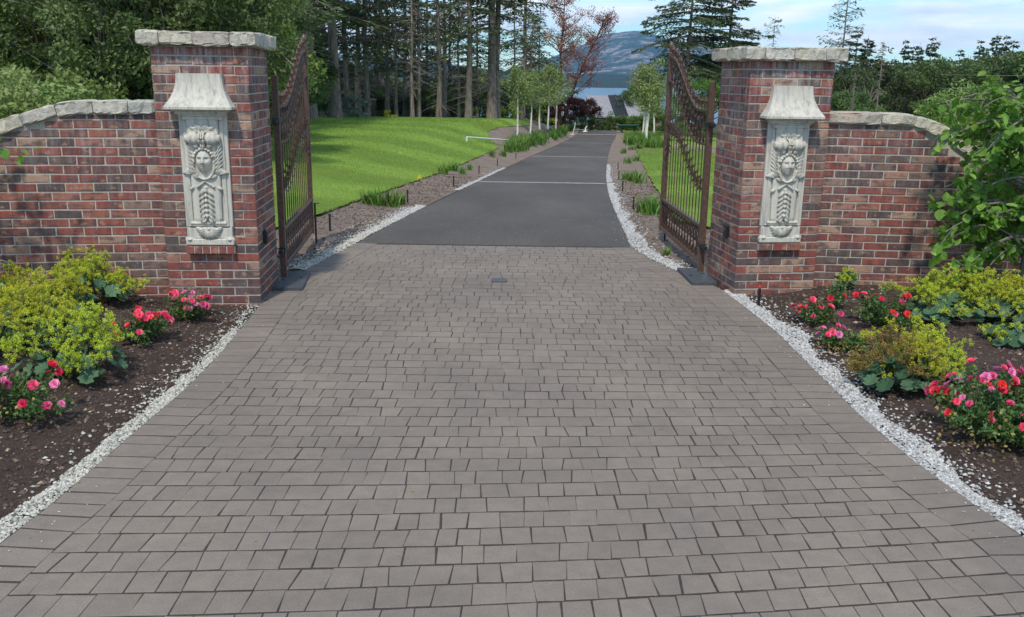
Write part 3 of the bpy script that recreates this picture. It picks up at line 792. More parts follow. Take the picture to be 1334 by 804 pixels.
        for k in range(9):   # curls and headdress
            a_ = PI * (k + .5) / 9; Hh = np.maximum(Hh, gau(X, Z, .052 * math.cos(a_), .050 * math.sin(a_) + .012, .012, .012, .050) - .012)
        for s in (-1, 1): Hh = np.maximum(Hh, lobe(X, Z, s * .02, .06, .055, .014, PI / 2 - s * .75, .036)); Hh = np.maximum(Hh, gau(X, Z, s * .03, .092, .013, .013, .042) - .01)
        Hh = np.maximum(Hh, lobe(X, Z, 0, .05, .06, .018, PI / 2, .044))
        b_ = 1 - (X / .062) ** 2 - ((Z + .03) / .085) ** 2
        return np.maximum(Hh, np.where((b_ > 0) & (b_ < .22) & (Z < .0), .024, -.01))
    part('face_relief', face, .15, .26, -.055, .660)
    def wings(X, Z):
        Hh = np.full_like(X, -.01)
        for s in (-1, 1):
            for k in range(7):
                zb = -.10 + k * .028; Hh = np.maximum(Hh, lobe(X, Z, s * (.062 + .004 * k), zb, .095, .019, PI / 2 - s * (.95 - .07 * k), .036))
            for k in range(4): Hh = np.maximum(Hh, lobe(X, Z, s * .07, -.09 + .02 * k, .10, .015, PI / 2 - s * (1.5 + .2 * k), .030))
        return Hh
    for s_, nm in ((-1, 'leaf_spray'), (1, 'leaf_spray')):
        part(nm, lambda X, Z, s_=s_: np.where(X * s_ > .03, wings(X, Z), -.01), .35, .30, -.040, .645)
    def ribbon(X, Z):
        Hh = np.full_like(X, -.01)
        for s in (-1, 1):
            q = (X * math.cos(s * .6) + Z * math.sin(s * .6)); w = (-X * math.sin(s * .6) + Z * math.cos(s * .6))
            Hh = np.maximum(Hh, np.where((abs(q) < .075) & (abs(w) < .008), .016, -.01))
            Hh = np.maximum(Hh, lobe(X, Z, s * .03, .02, .06, .016, PI / 2 - s * 1.2, .022)); Hh = np.maximum(Hh, lobe(X, Z, s * .075, -.035, .05, .012, -PI / 2 + s * .9, .018))
        return np.maximum(Hh, gau(X, Z, 0, 0, .014, .014, .028) - .006)
    part('ribbon_relief', ribbon, .22, .16, -.055, .500)
    def drop(X, Z):
        Hh = np.full_like(X, -.01)
        for k in range(7):
            zb = .075 - k * .028
            for s in (-1, 1): Hh = np.maximum(Hh, lobe(X, Z, s * .006, zb, .062 + .004 * k, .013, -PI / 2 + s * (.75 - .05 * k), .026))
        for k in range(6): Hh = np.maximum(Hh, lobe(X, Z, 0, .09 - k * .032, .045, .012, -PI / 2, .032))
        return np.maximum(Hh, gau(X, Z, 0, .085, .016, .016, .03) - .006)
    part('leaf_drop', drop, .17, .26, -.055, .345)
    return root
plL = make_plaque(pilL, 'carved stone face plaque with flared hood, on the left pillar over upright ledge bricks', 0)
plR = make_plaque(pilR, 'carved stone face plaque with flared hood, on the right pillar near the leafy tree', 0)

# bits blown onto the drive
r = np.random.default_rng(99); n = 260; y = r.uniform(2.2, 20, n); x = XL(y) + (XR(y) - XL(y)) * np.where(r.random(n) < .6, r.beta(.35, .35, n), r.random(n))
mb = MB(); L = r.uniform(.008, .022, n); mb.leaves(np.stack([x, y, T(x, y) + .004], 1), unit(np.stack([r.normal(size=n), r.normal(size=n), 0 * y], 1)), unit(np.stack([r.normal(0, .2, n), r.normal(0, .2, n), 1 + 0 * y], 1)), L, L * .3)
tag(mb.build('leaf_litter', 'fl_brown'), 'dry leaf bits scattered over the driveway', 'leaf litter', kind='stuff')
r = np.random.default_rng(98); n = 420; y = r.uniform(2.2, 13, n); sd_ = np.where(r.random(n) < .35, -1, 1); d_ = np.abs(r.normal(0, .10, n))
x = np.where(sd_ < 0, XL(y) + d_, XR(y) - d_); mb = MB(); mb.stones(np.stack([x, y, T(x, y) + .003], 1), r.uniform(.002, .006, n))
tag(mb.build('stray_gravel', 'gravel'), 'stray gravel chips kicked onto the edges of the driveway', 'gravel', kind='stuff')

# ------------------------------------------------------------------ gates
def make_gate(hinge, end, label, mir):
    h = np.array(hinge); e = np.array(end); W = float(np.linalg.norm(e - h)); ang = math.atan2(e[1] - h[1], e[0] - h[0])
    z0 = float(T(h[0], h[1]))
    root = empty('iron_gate', (h[0], h[1], z0), ang, label, 'gate')
    top = lambda u: 1.50 + .50 * (lambda k: k * k * (3 - 2 * k))(np.clip((np.asarray(u) / W - .20) / .74, 0, 1))
    low = lambda u: 1.20 + .55 * (lambda k: k * k * (3 - 2 * k))(np.clip((np.asarray(u) / W - .20) / .76, 0, 1))
    zb, zm = .125, .445
    def part(name, fn, mat='iron', sm=False):
        q = MB(); fn(q); return q.build(name, mat, root, smooth=sm)
    part('hinge_post', lambda q: q.bbox((-.026, -.026, -.03), (.026, .026, 1.76), .006), 'iron')
    part('hinge_stile', lambda q: q.bbox((.050, -.018, .10), (.085, .018, 1.60), .004))
    part('latch_stile', lambda q: q.bbox((W - .055, -.024, .09), (W, .024, 2.05), .006))
    uu = np.linspace(.09, W - .05, 60)
    def rail(q, f, w, t):
        P = []
        for u_ in uu:
            z = float(f(u_)); P.append([[u_, -w, z - t], [u_, -w, z + t], [u_, w, z + t], [u_, w, z - t]])
        q.grid(np.array(P), .5, close=True)
    part('top_rail', lambda q: rail(q, top, .018, .011)); part('curved_rail', lambda q: rail(q, low, .018, .011))
    part('middle_rail', lambda q: q.bbox((.09, -.020, zm - .016), (W - .05, .020, zm + .016), .004))
    part('bottom_rail', lambda q: q.bbox((.09, -.022, zb - .02), (W - .05, .022, zb + .02), .004))
    n = 13; us = np.linspace(.10, W - .065, n + 2)[1:-1]; du = us[1] - us[0]
    q0 = MB(); L = 1.0
    for i, u_ in enumerate(us):
        q = MB(); q.tube([[u_, 0, zb], [u_, 0, float(top(u_))]], .0055, 6); q.build('bar', 'iron', root)
    def leafbunch(q, u_, z, s, up=1, n=6):
        # small forged leaves curling off a collar
        q.tube([[u_, 0, z - .012 * s], [u_, 0, z + .012 * s]], .015 * s, 6)
        for k in range(n):
            a = k / n * 2 * PI; d = np.array([[math.cos(a) * .8, math.sin(a) * .55, .65 * up]])
            for nn in ([0, 1.0, 0.1], [0, 1.0, .12]):
                c = np.array([[u_, 0, z]]) + d * .006
                q.leaves(c, d, np.array([nn]), .078 * s, .017 * s, fold=.4)
    # spear finials above the top rail
    for i, u_ in enumerate(list(us) + [us[-1] + du * .55]):
        z = float(top(u_)); q = MB()
        q.tube([[u_, 0, z], [u_, 0, z + .075], [u_, 0, z + .085], [u_, 0, z + .13]], [.007, .007, .015, .001], 6)
        leafbunch(q, u_, z + .045, .75, 1, 5)
        q.build('finial', 'iron', root)
    q = MB(); q.tube([[W - .03, 0, 2.05], [W - .03, 0, 2.08], [W - .03, 0, 2.10], [W - .03, 0, 2.135], [W - .03, 0, 2.16], [W - .03, 0, 2.175]], [.03, .016, .026, .030, .016, .002], 10)
    q.build('ball_finial', 'iron', root, smooth=True)
    # band between the two curved rails: crossing scroll bars with leaves
    def band(q):
        for i in range(len(us) - 1):
            a, b_ = us[i], us[i + 1]
            for s in (0, 1):
                p, r_ = (a, b_) if s == 0 else (b_, a)
                t = np.linspace(0, 1, 10)
                x = p + (r_ - p) * (3 * t ** 2 - 2 * t ** 3); z = low(p) * (1 - t) + top(r_) * t
                q.tube(np.stack([x, np.full(10, .010 if s else -.010), z], 1), .0045, 5, cap=False)
            mid = (a + b_) / 2; zc = float((low(mid) + top(mid)) / 2); leafbunch(q, mid, zc, .75, 1, 5)
            leafbunch(q, a, float(low(a)) + .035, .85, 1, 6); leafbunch(q, a, float(top(a)) - .04, .7, -1, 5)
    part('upper_scrollwork', band)
    def lower(q):
        for i in range(-1, len(us)):
            a = us[i] if i >= 0 else .10; b_ = us[i + 1] if i + 1 < len(us) else W - .06
            for s in (0, 1):
                p, r_ = (a, b_) if s == 0 else (b_, a)
                t = np.linspace(0, 1, 10); x = p + (r_ - p) * (3 * t ** 2 - 2 * t ** 3); z = zb + (zm - zb) * t
                q.tube(np.stack([x, np.full(10, .011 if s else -.011), z], 1), .0048, 5, cap=False)
            mid = (a + b_) / 2; leafbunch(q, mid, zb + .05, .7, 1, 4); leafbunch(q, mid, zm - .05, .7, -1, 4); leafbunch(q, mid, (zb + zm) / 2, .6, 1, 4)
    part('lower_scrollwork', lower)
    mids = lambda u_: .83 + .42 * (lambda k: k * k * (3 - 2 * k))(np.clip((u_ / W - .1) / .7, 0, 1))
    for i, u_ in enumerate(us):
        q = MB(); z = float(mids(u_)); leafbunch(q, u_, z, 1.0, 1, 6); leafbunch(q, u_, z - .03, .9, -1, 6)
        q.build('bar_collar', 'iron', root)
    def tall(q):
        u_ = W - .20
        for k in range(7): leafbunch(q, u_ + .015 * math.sin(k * 1.3), 1.02 + k * .065, .9 - .06 * abs(k - 3), 1 if k > 2 else -1, 6)
    part('leaf_spray', tall)
    q = MB(); q.tube([[W - .035, -.045, -.12], [W - .035, -.045, .42]], .011, 8); q.tube([[W - .035, -.045, .42], [W - .035, -.09, .42]], .009, 6)
    q.build('drop_bolt', 'black', root)
    for z in (.25, 1.36):
        q = MB(); q.bbox((-.055, -.028, z), (.11, .028, z + .05), .004); q.tube([[.0, 0, z - .02], [0, 0, z + .07]], .022, 10)
        q.bbox((-.13, mir * .0 - .02, z + .008), (-.03, .02, z + .04), .003); q.build('hinge', 'black', root)
    return root
gl = make_gate((-2.025, 7.86), (-2.20, 9.82), 'bronze iron gate leaf swung open against the lawn, hung on the left pillar', 1)
gr = make_gate((1.765, 8.36), (1.70, 10.36), 'bronze iron gate leaf swung open on the right pillar, its leaf facing the white gravel', -1)

def plate(px, label):
    P = [hit(a, b_) for a, b_ in px]; c = sum(P) / 4
    mb = MB(); V = [[p[0] - c[0], p[1] - c[1], z] for z in (-.03, .028) for p in P] + [[(p[0] - c[0]) * .96, (p[1] - c[1]) * .96, .034] for p in P]
    mb.add(V, [[0, 1, 5, 4], [1, 2, 6, 5], [2, 3, 7, 6], [3, 0, 4, 7], [4, 5, 9, 8], [5, 6, 10, 9], [6, 7, 11, 10], [7, 4, 8, 11], [8, 9, 10, 11]])
    root = empty('gate_motor_cover', (c[0], c[1], c[2]), 0, label, 'gate motor')
    mb.build('lid', 'plate', root)
    for s in (-1, 1):
        q = MB(); q.tube([[s * .07, s * .05, .030], [s * .07, s * .05, .038]], .014, 8); q.build('lid_bolt', 'black', root)
plate([(354, 379), (394, 379), (404, 358), (370, 358)], 'dark metal gate motor cover set in the ground at the foot of the left gate')
plate([(901, 372), (934, 372), (915, 354), (882, 353)], 'dark metal gate motor cover set in the ground at the foot of the right gate')
def sensor(pil, x, y, z, label, side):
    th = pil.rotation_euler[2]; o = np.array(pil.location) + rot2(th) @ np.array([x, y, 0])
    root = empty('gate_sensor', (o[0], o[1], z), th, label, 'sensor')
    q = MB(); q.bbox((-.018, -.035, -.055), (.018, .035, .055), .008); q.build('housing', 'black', root)
    q = MB(); q.tube([[side * .016, 0, .01], [side * .021, 0, .01]], .02, 10); q.build('lens', 'plate', root)
sensor(pilL, PW + .014, .22, .50, 'small black sensor box on the driveway side of the left pillar', 1)
sensor(pilR, -.014, .25, .50, 'small black sensor box on the driveway side of the right pillar', -1)
p = hit(650, 366.5)
root = empty('sensor_housing', p, 0, 'small grey metal box set in the middle of the pavers', 'ground box')
q = MB(); q.bbox((-.065, -.05, -.01), (.065, .05, .018), .006); q.build('frame', 'plate', root)
q = MB(); q.bbox((-.045, -.032, .018), (.045, .032, .023), .003); q.build('lid', 'plate', root)

# stake lights / irrigation risers
def stake(px, py, h, r, label, red=False, group=None, beds=True, cat='path marker', name='garden_stake'):
    p = hit(px, py); z = float(GZ(p[0], p[1]))
    root = empty(name, (p[0], p[1], z), 0, label, cat, group)
    q = MB(); q.tube([[0, 0, -.06], [0, 0, h - .02], [0, 0, h]], [r, r, r * .8], 8); q.build('post', 'black', root)
    q = MB(); q.tube([[0, 0, h], [0, 0, h + .012], [0, 0, h + .022]], [r * 1.35, r * 1.35, r * .9], 8); q.build('cap', 'red' if red else 'black', root)
stake(287, 391, .155, .013, 'short black riser in the soil in front of the left pillar, behind pink roses')
stake(988, 397, .165, .012, 'short black riser with a red top in the soil in front of the right pillar', True)
marks = [(430, 300, 'nearest the gate on the lawn side'), (531, 263, 'second from the gate on the lawn side'), (591, 242, 'third from the gate on the lawn side'), (624, 226, 'fourth from the gate on the lawn side'), (648, 216, 'fifth from the gate on the lawn side'), (672, 206, 'sixth from the gate on the lawn side'),
         (825, 272, 'nearest the gate along the right of the asphalt'), (811, 248, 'second from the gate along the right of the asphalt'), (806, 233, 'third from the gate along the right of the asphalt'), (805, 220, 'fourth from the gate along the right of the asphalt')]
for i, (a, b_, t) in enumerate(marks):
    stake(a, b_, .19, .013, 'black stake, ' + t, group='black stakes along the asphalt')
p = hit(546, 236)
root = empty('marker_flag', (p[0], p[1], float(GZ(p[0], p[1]))), 0, 'small yellow marker at the edge of the lawn', 'marker')
q = MB(); q.tube([[0, 0, 0], [0, 0, .10]], .004, 6); q.build('wire', 'black', root)
q = MB(); q.add([[-.055, 0, .02], [.055, 0, .02], [.0, .0, .13], [-.055, .012, .02], [.055, .012, .02], [.0, .012, .13]], [[0, 1, 2], [5, 4, 3]]); q.add([[-.055, 0, .02], [.055, 0, .02], [.0, .0, .13], [-.055, .012, .02], [.055, .012, .02], [.0, .012, .13]], [[0, 2, 5, 3], [1, 4, 5, 2], [0, 3, 4, 1]]); q.build('flag', 'yellow', root)
# low white rail across the lawn corner
pa, pb = hit(608, 186), hit(666, 191)
hb = .17
root = empty('low_rail', (pb[0], pb[1], pb[2]), 0, 'low white board on a short post, across the lawn corner', 'rail')
q = MB(); d = pa - pb; d[2] += .12
q.tube([[0, 0, hb + .1], [d[0], d[1], d[2] + .10]], .032, 6); q.build('board', 'white', root)
for t in (0, 1):
    q = MB(); q.tube([[d[0] * t, d[1] * t, d[2] * t - .1], [d[0] * t, d[1] * t, hb * (1 - t) + .1 + d[2] * t]], .035, 6); q.build('leg', 'white', root)

# ------------------------------------------------------------------ flower beds
def mantle(px, py, rad, ht, label, seed, brown=0.0, n_sp=60, rv=None):
    """lady's mantle: scalloped grey-green leaves below a froth of yellow flower sprays"""
    r = np.random.default_rng(seed); p = hit(px, py); z0 = float(GZ(p[0], p[1]))
    root = empty('flowering_perennial', (p[0], p[1], z0), 0, label, 'plant', 'yellow-flowered clumps in the beds')
    mb = MB(); n = int(80 * (rad / .3) ** 1.3)
    for _ in range(n):
        a = r.random() * 2 * PI; d = rad * math.sqrt(r.random()) * 1.05; R = r.uniform(.026, .058)
        zc = ht * (.36 + .34 * (1 - (d / rad) ** 2)) * r.uniform(.25, 1.0) + .02
        c = np.array([d * math.cos(a), d * math.sin(a), zc]); tilt = unit(np.array([math.cos(a) * r.uniform(.2, 1.0), math.sin(a) * r.uniform(.2, 1.0), 1.0]) + r.normal(0, .25, 3))
        u_ = unit(np.cross(tilt, [0.3, 1, 0])); w_ = np.cross(tilt, u_); K = 18
        aa = np.linspace(0, 2 * PI, K, endpoint=False); rr = R * (1 + .10 * np.cos(aa * 9)) * np.where(abs(aa - PI) < .25, .55, 1)
        ring = c + rr[:, None] * (np.cos(aa)[:, None] * u_ + np.sin(aa)[:, None] * w_) + tilt * (.14 * R * np.cos(aa * 4.5) ** 2 + .10 * R)[:, None]
        v = np.vstack([c - tilt * R * .12, ring]); f = [[0, 1 + k, 1 + (k + 1) % K] for k in range(K)]
        mb.add(v, f, r.random())
    mb.build('leaf_mound', 'lf_mantle', root)
    st = MB(); fl = [MB(), MB()]
    for _ in range(n_sp):
        a = r.random() * 2 * PI; rd = rad * (1 + .22 * math.sin(3 * a + seed) + .12 * math.sin(5 * a + 2 * seed)); d = rd * math.sqrt(r.random()) * 1.0; hq = 1 + .28 * math.sin(2.3 * a + seed * 1.7 + 5 * d)
        top = np.array([d * math.cos(a) * 1.1, d * math.sin(a) * 1.1, hq * ht * (.62 + .38 * math.sqrt(max(0, 1 - (d / rd) ** 2))) * r.uniform(.62, 1.15)])
        b0 = np.array([top[0] * .45, top[1] * .45, .02]); md = (b0 + top) / 2 + [0, 0, .04]
        st.tube([b0, md, top], .0022, 3, cap=False)
        isb = 1 if r.random() < brown * (1.6 if math.cos(a) < 0 else .4) else 0
        for k in range(r.integers(6, 10)):
            c = top + r.normal(0, 1, 3) * [.031, .031, .020]
            st.tube([top - [0, 0, .02], c], .0013, 3, cap=False)
            m = r.integers(24, 36); dd = rdir(m); pts = c + dd * (r.random((m, 1)) ** .5) * .0145
            fl[isb].leaves(pts, unit(rdir(m) + [0, 0, .5]), rdir(m), .0085, .0036, r.random(m) * .6 + r.random() * .4)
    st.build('stem', 'stem', root)
    fl[0].build('flower_froth', 'fl_mantle', root)
    if len(fl[1].v): fl[1].build('faded_flower_froth', 'fl_brown', root)
    return root

petal_cache = {}
def blossom_mesh(kind):
    r = np.random.default_rng(len(petal_cache) + 90); mb = MB()
    R = .023
    for ring, (n, el, L, W) in enumerate(((6, .18, R, R * .55), (6, .45, R * .85, R * .5), (5, .8, R * .6, R * .4), (4, 1.15, R * .45, R * .3))):
        a = np.arange(n) / n * 2 * PI + ring * .5 + r.normal(0, .1, n)
        d = np.stack([np.cos(a) * math.cos(el), np.sin(a) * math.cos(el), np.full(n, math.sin(el))], 1)
        nn = np.stack([-np.cos(a) * math.sin(el), -np.sin(a) * math.sin(el), np.full(n, math.cos(el))], 1)
        # rounded petals: six-sided
        s = np.cross(d, nn); c = d * .002
        P = np.stack([c, c + d * L * .35 + s * W * .8, c + d * L * .8 + s * W * .75 + nn * .003, c + d * L + nn * .001, c + d * L * .8 - s * W * .75 + nn * .003, c + d * L * .35 - s * W * .8], 1)
        mb.add(P.reshape(-1, 3), np.arange(6 * n).reshape(n, 6), np.clip(r.random(n) * .7 + ring * .05, 0, 1))
    return mb
for k in ('fl_pink', 'fl_rose', 'fl_red'):
    o = blossom_mesh(k).build('blossom', k); petal_cache[k] = o.data; bpy.data.objects.remove(o)

def rose(px, py, rad, ht, label, seed, nfl, cols, nleaf=1500, dry=0.0, group='low rose bushes in the beds', zs=None):
    r = np.random.default_rng(seed); p = hit(px, py); z0 = float(GZ(p[0], p[1]))
    root = empty('rose_bush', (p[0], p[1], z0), 0, label, 'rose bush', group)
    st = MB(); lf = MB(); tips = []
    ns = int(26 * (rad / .2)); env = lambda q: np.sqrt(np.clip(1 - (q / rad) ** 2, 0, 1))
    for i in range(ns):
        a = r.random() * 2 * PI; d = rad * math.sqrt(r.random()) * 1.05; zt = ht * (.35 + .65 * max(.05, 1 - (d / rad) ** 2) ** .5) * r.uniform(.55, 1.05)
        tip = np.array([d * math.cos(a), d * math.sin(a), zt]); b0 = np.array([tip[0] * .15, tip[1] * .15, 0]); md = b0 * .4 + tip * .6 + [0, 0, ht * .10]
        t = np.linspace(0, 1, 7)[:, None]; pl = b0 * (1 - t) ** 2 + 2 * md * t * (1 - t) + tip * t ** 2
        st.tube(pl, np.linspace(.0035, .0014, 7), 4, cap=False); tips.append(tip)
        m = int(nleaf / ns); tt = r.random(m) ** .65; c = np.stack([np.interp(tt, t[:, 0], pl[:, k]) for k in range(3)], 1) + r.normal(0, .020, (m, 3)) * [1, 1, .7]
        c[:, 2] = np.maximum(c[:, 2], .012)
        dd = unit(r.normal(0, 1, (m, 3)) + [0, 0, .25]); nn = unit(r.normal(0, .55, (m, 3)) + [0, 0, 1])
        L = r.uniform(.018, .034, m); lf.leaves(c, dd, nn, L, L * .30, r.random(m), (r.random(m) < dry).astype(int)[0] if False else 0, fold=.25)
    st.build('stem', 'stem', root); lf.build('foliage', 'lf_rose', root)
    if dry > 0:
        dr = MB(); m = int(nleaf * dry); a = r.random(m) * 2 * PI; d = rad * r.uniform(.4, 1.1, m)
        c = np.stack([d * np.cos(a), d * np.sin(a) - rad * .2, r.random(m) * ht * .5 + .01], 1); L = r.uniform(.014, .026, m)
        dr.leaves(c, unit(r.normal(0, 1, (m, 3))), rdir(m), L, L * .35); dr.build('dry_foliage', 'fl_brown', root)
    tips.sort(key=lambda q: -q[2] + r.normal(0, ht * .25))
    used = []
    k = 0
    while len(used) < nfl and k < 400:
        k += 1
        t0 = tips[r.integers(0, max(3, int(len(tips) * .75)))]; c = t0 + r.normal(0, .026, 3) * [1, 1, .4] + [0, 0, .012]
        if all(np.linalg.norm(c - q) > .030 for q in used):
            used.append(c)
            o = bpy.data.objects.new('blossom', petal_cache[cols[r.integers(0, len(cols))]]); COL.objects.link(o); o.parent = root
            o.location = c; tilt = unit(np.array([c[0] * 1.5, c[1] * 1.5 - .25, .35]) + r.normal(0, .15, 3)); o.rotation_euler = Vector(tilt).to_track_quat('Z', 'Y').to_euler()
            s = r.uniform(.8, 1.25); o.scale = (s, s, s)
    return root
PK, PR, RD = 'fl_pink', 'fl_rose', 'fl_red'
# left bed
mantle(122, 407, 0.29, 0.29, 'yellow-flowered clump against the left wall, just left of the farther rose', 1, n_sp=75)
mantle(40, 458, 0.29, 0.30, 'yellow-flowered clump at the left edge of the photo, behind the nearest pink rose', 2, n_sp=75)
mantle(98, 494, 0.28, 0.31, 'yellow-flowered clump with big grey-green leaves, nearest the left gravel', 3, n_sp=71)
mantle(75, 432, 0.21, 0.27, 'small yellow-flowered clump in the middle of the left group', 4, n_sp=42)
mantle(4, 420, 0.22, 0.26, 'yellow-flowered clump cut by the left edge of the photo, close to the wall', 32, n_sp=50)
mantle(-30, 486, 0.24, 0.27, 'yellow-flowered clump cut by the left edge of the photo, behind the cut-off rose', 33, n_sp=50)
rose(249, 414, .22, .21, 'low pink rose bush in front of the left pillar', 11, 28, [PK, PK, PR], 1300)
rose(186, 447, .21, .22, 'low rose bush with red-pink blooms between the yellow clumps and the left pillar', 12, 24, [PK, RD, PK], 1300)
rose(32, 548, .24, .27, 'sparse pink rose bush at the left edge of the photo, nearest the camera', 13, 18, [PK, PR, RD], 1500, dry=.08)
rose(-45, 520, .18, .18, 'rose bush with red blooms cut by the left edge of the photo', 14, 8, [RD, PK], 900)
# right bed
rose(1060, 419, .18, .19, 'low pink-red rose bush close to the right pillar', 15, 16, [PK, RD, PK], 1000)
rose(1098, 453, .17, .15, 'small rose bush with mauve-pink blooms beside the white gravel', 16, 9, [PR, PK], 1100, dry=.25)
rose(1150, 430, .28, .25, 'open rose bush with scattered red blooms behind the yellow clump', 17, 12, [RD, RD, PK], 1700)
rose(1296, 568, .35, .35, 'large rose bush covered in hot pink blooms beside the white gravel', 18, 58, [PK, PK, RD, PR], 4400, dry=.10)
rose(1345, 590, .24, .22, 'pink rose bush at the right edge of the photo, nearest the camera', 19, 11, [PK, PR], 1600)
rose(1082, 405, .13, .27, 'tall thin rose sprig with one red bloom against the right pillar', 20, 2, [RD], 260)
mantle(1172, 503, 0.23, 0.28, 'yellow clump turning brown on one side, nearest the right gravel', 5, brown=.45, n_sp=84)
mantle(1205, 492, 0.20, 0.25, 'yellow-flowered clump right beside the browning one', 6, n_sp=54)
mantle(1228, 428, 0.29, 0.27, 'yellow-flowered clump in the middle of the right bed, behind the open rose', 7, n_sp=82)
mantle(1290, 424, 0.28, 0.27, 'yellow-flowered clump at the foot of the leafy tree', 8, n_sp=75)
mantle(1345, 445, 0.28, 0.27, 'yellow-flowered clump cut by the right edge of the photo', 9, n_sp=65)
mantle(1318, 462, 0.20, 0.13, 'leafy clump with hardly any flowers behind the large pink rose', 10, n_sp=9)
mantle(1098, 385, 0.08, 0.16, 'tiny yellow-flowered sprig at the foot of the right wall', 31, n_sp=7)

# strap-leaved tufts beside the asphalt
def tuft_mesh(seed, n=60):
    r = np.random.default_rng(seed); mb = MB()
    for _ in range(n):
        a = r.random() * 2 * PI; L = r.uniform(.18, .36); lean = r.uniform(.15, .8); b0 = np.array([r.normal(0, .05), r.normal(0, .05), 0])
        t = np.linspace(0, 1, 6); out = L * lean * t ** 1.6; z = L * (t - .35 * lean * t ** 2.4)
        w = .010 * (1 - t ** 2) + .0008; sd = np.array([-math.sin(a), math.cos(a), 0])
        c = b0 + np.stack([out * math.cos(a), out * math.sin(a), z], 1)
        mb.grid(np.stack([c - sd * w[:, None], c + sd * w[:, None]], 1), r.random())
    return mb
tufts = []
for k in range(3):
    o = tuft_mesh(40 + k).build('strap_leaf_plant', 'lf_strap'); o.location = (0, -500, -50); tufts.append(o)
tl = [(508, 268, 1.1, 'l'), (490, 267, 1.0, 'l'), (478, 266, .8, 'l'), (520, 265, .8, 'l'), (578, 228, 1.0, 'l'), (590, 224, 1.1, 'l'), (603, 227, .8, 'l'), (612, 222, .7, 'l'), (641, 205, 1.0, 'l'), (655, 204, 1.0, 'l'),
      (848, 279, 1.1, 'r'), (838, 276, 1.0, 'r'), (858, 275, .8, 'r'), (822, 237, 1.0, 'r'), (832, 239, 1.1, 'r'), (815, 234, .8, 'r'), (818, 213, 1.0, 'r'), (829, 211, 1.0, 'r'), (812, 200, 1.0, 'r'), (822, 196, 1.0, 'r'), (868, 330, .4, 'r')]
r = np.random.default_rng(77)
for i in range(70): tl.append((662 + r.random() * 88, 0, r.uniform(1.2, 2.2), 'bl'))
for i in range(44): tl.append((816 + r.random() * 48, 196 - r.random() * 18, r.uniform(1.3, 2.2), 'br'))
first = True
for i, (a, b_, s, k) in enumerate(tl):
    if k == 'bl': b_ = 199 - (a - 672) * .34 - r.random() * 11
    p = hit(a, b_); lab = {'l': 'tuft of green strap leaves in the mulch between lawn and asphalt', 'r': 'tuft of green strap leaves in the mulch right of the asphalt', 'bl': 'green strap-leaved plant under the row of young birches', 'br': 'green strap-leaved plant under the white-stemmed birches on the right'}[k]
    grp = {'l': 'strap-leaved tufts beside the lawn', 'r': 'strap-leaved tufts right of the asphalt', 'bl': 'plants under the row of birches', 'br': 'plants under the birches on the right'}[k]
    src = tufts[i % 3]
    if i < 3: o = src
    else: o = src.copy(); COL.objects.link(o)
    o.location = (p[0], p[1], float(GZ(p[0], p[1])) - .01); o.rotation_euler = (0, 0, r.random() * 6.28); o.scale = (s * 1.1, s * 1.1, s)
    tag(o, lab, 'plant', grp)

# ------------------------------------------------------------------ broadleaf tree beside the right wall
def leaf_shape(mb, c, d, nn, L, rr, m=0):
    """rounded heart-shaped leaf with a fold"""
    d = unit(d); s = unit(np.cross(d, nn)); u = np.cross(s, d)
    o = np.array([[0, 0, 0], [.18, .30, .05], [.48, .42, .09], [.80, .24, .06], [1.0, 0, -.04], [.80, -.24, .06], [.48, -.42, .09], [.18, -.30, .05], [.5, 0, -.03]])
    P = c[:, None] + L[:, None, None] * (d[:, None] * o[None, :, :1] + s[:, None] * o[None, :, 1:2] + u[:, None] * o[None, :, 2:3])
    N = len(c); f = np.array([[0, 1, 2, 8], [8, 2, 3, 4], [8, 4, 5, 6], [0, 8, 6, 7]])
    mb.add(P.reshape(-1, 3), (f[None] + (np.arange(N) * 9)[:, None, None]).reshape(-1, 4), np.repeat(rr, 4), m)
def near_tree(base, tips, trunk, label, seed, dens=16, young=.16, lsz=(.045, .085), cat='tree', name='garden_tree'):
    r = np.random.default_rng(seed); root = empty(name, base, 0, label, cat); b0 = np.array(base)
    mb = MB()
    if trunk: mb.tube(np.array(trunk), np.linspace(.042, .022, len(trunk)), 10)
    mb.build('trunk', 'bark_grey', root, smooth=True) if trunk else None
    br = MB(); lf = MB(); ly = MB()
    for (st, md, en) in tips:
        st, md, en = map(np.array, (st, md, en)); t = np.linspace(0, 1, 9)[:, None]
        pl = st * (1 - t) ** 2 + 2 * md * t * (1 - t) + en * t ** 2
        br.tube(pl, np.linspace(.014, .003, 9), 5, cap=False)
        L = np.linalg.norm(en - st)
        for q in range(int(L * 7)):
            k = r.uniform(.15, 1); c = np.array([np.interp(k, t[:, 0], pl[:, a]) for a in range(3)])
            dv = unit(r.normal(0, 1, 3) + [0, 0, -.25]); ln = r.uniform(.12, .32); e = c + dv * ln + [0, 0, -.06 * ln / .3]
            br.tube([c, (c + e) / 2 + [0, 0, .02], e], [.004, .003, .0015], 3, cap=False)
            m = int(dens * ln / .3); kk = r.random(m)[:, None]; cc = c * (1 - kk) + e * kk + r.normal(0, .025, (m, 3))
            dd = unit(dv * .5 + r.normal(0, .6, (m, 3)) + [0, 0, -.35]); nn = unit(r.normal(0, .55, (m, 3)) + [0, -.25, 1])
            LL = r.uniform(*lsz, m); yg = r.random() < young
            leaf_shape(ly if yg else lf, cc, dd, nn, LL * (.8 if yg else 1), r.random(m))
    br.build('branches', 'bark_grey', root); lf.build('foliage', 'lf_vine', root)
    if len(ly.v): ly.build('young_leaves', 'lf_vine2', root)
    return root
tb = hit(1325, 408); tb[2] = float(GZ(tb[0], tb[1]))
r = np.random.default_rng(5); tips = []
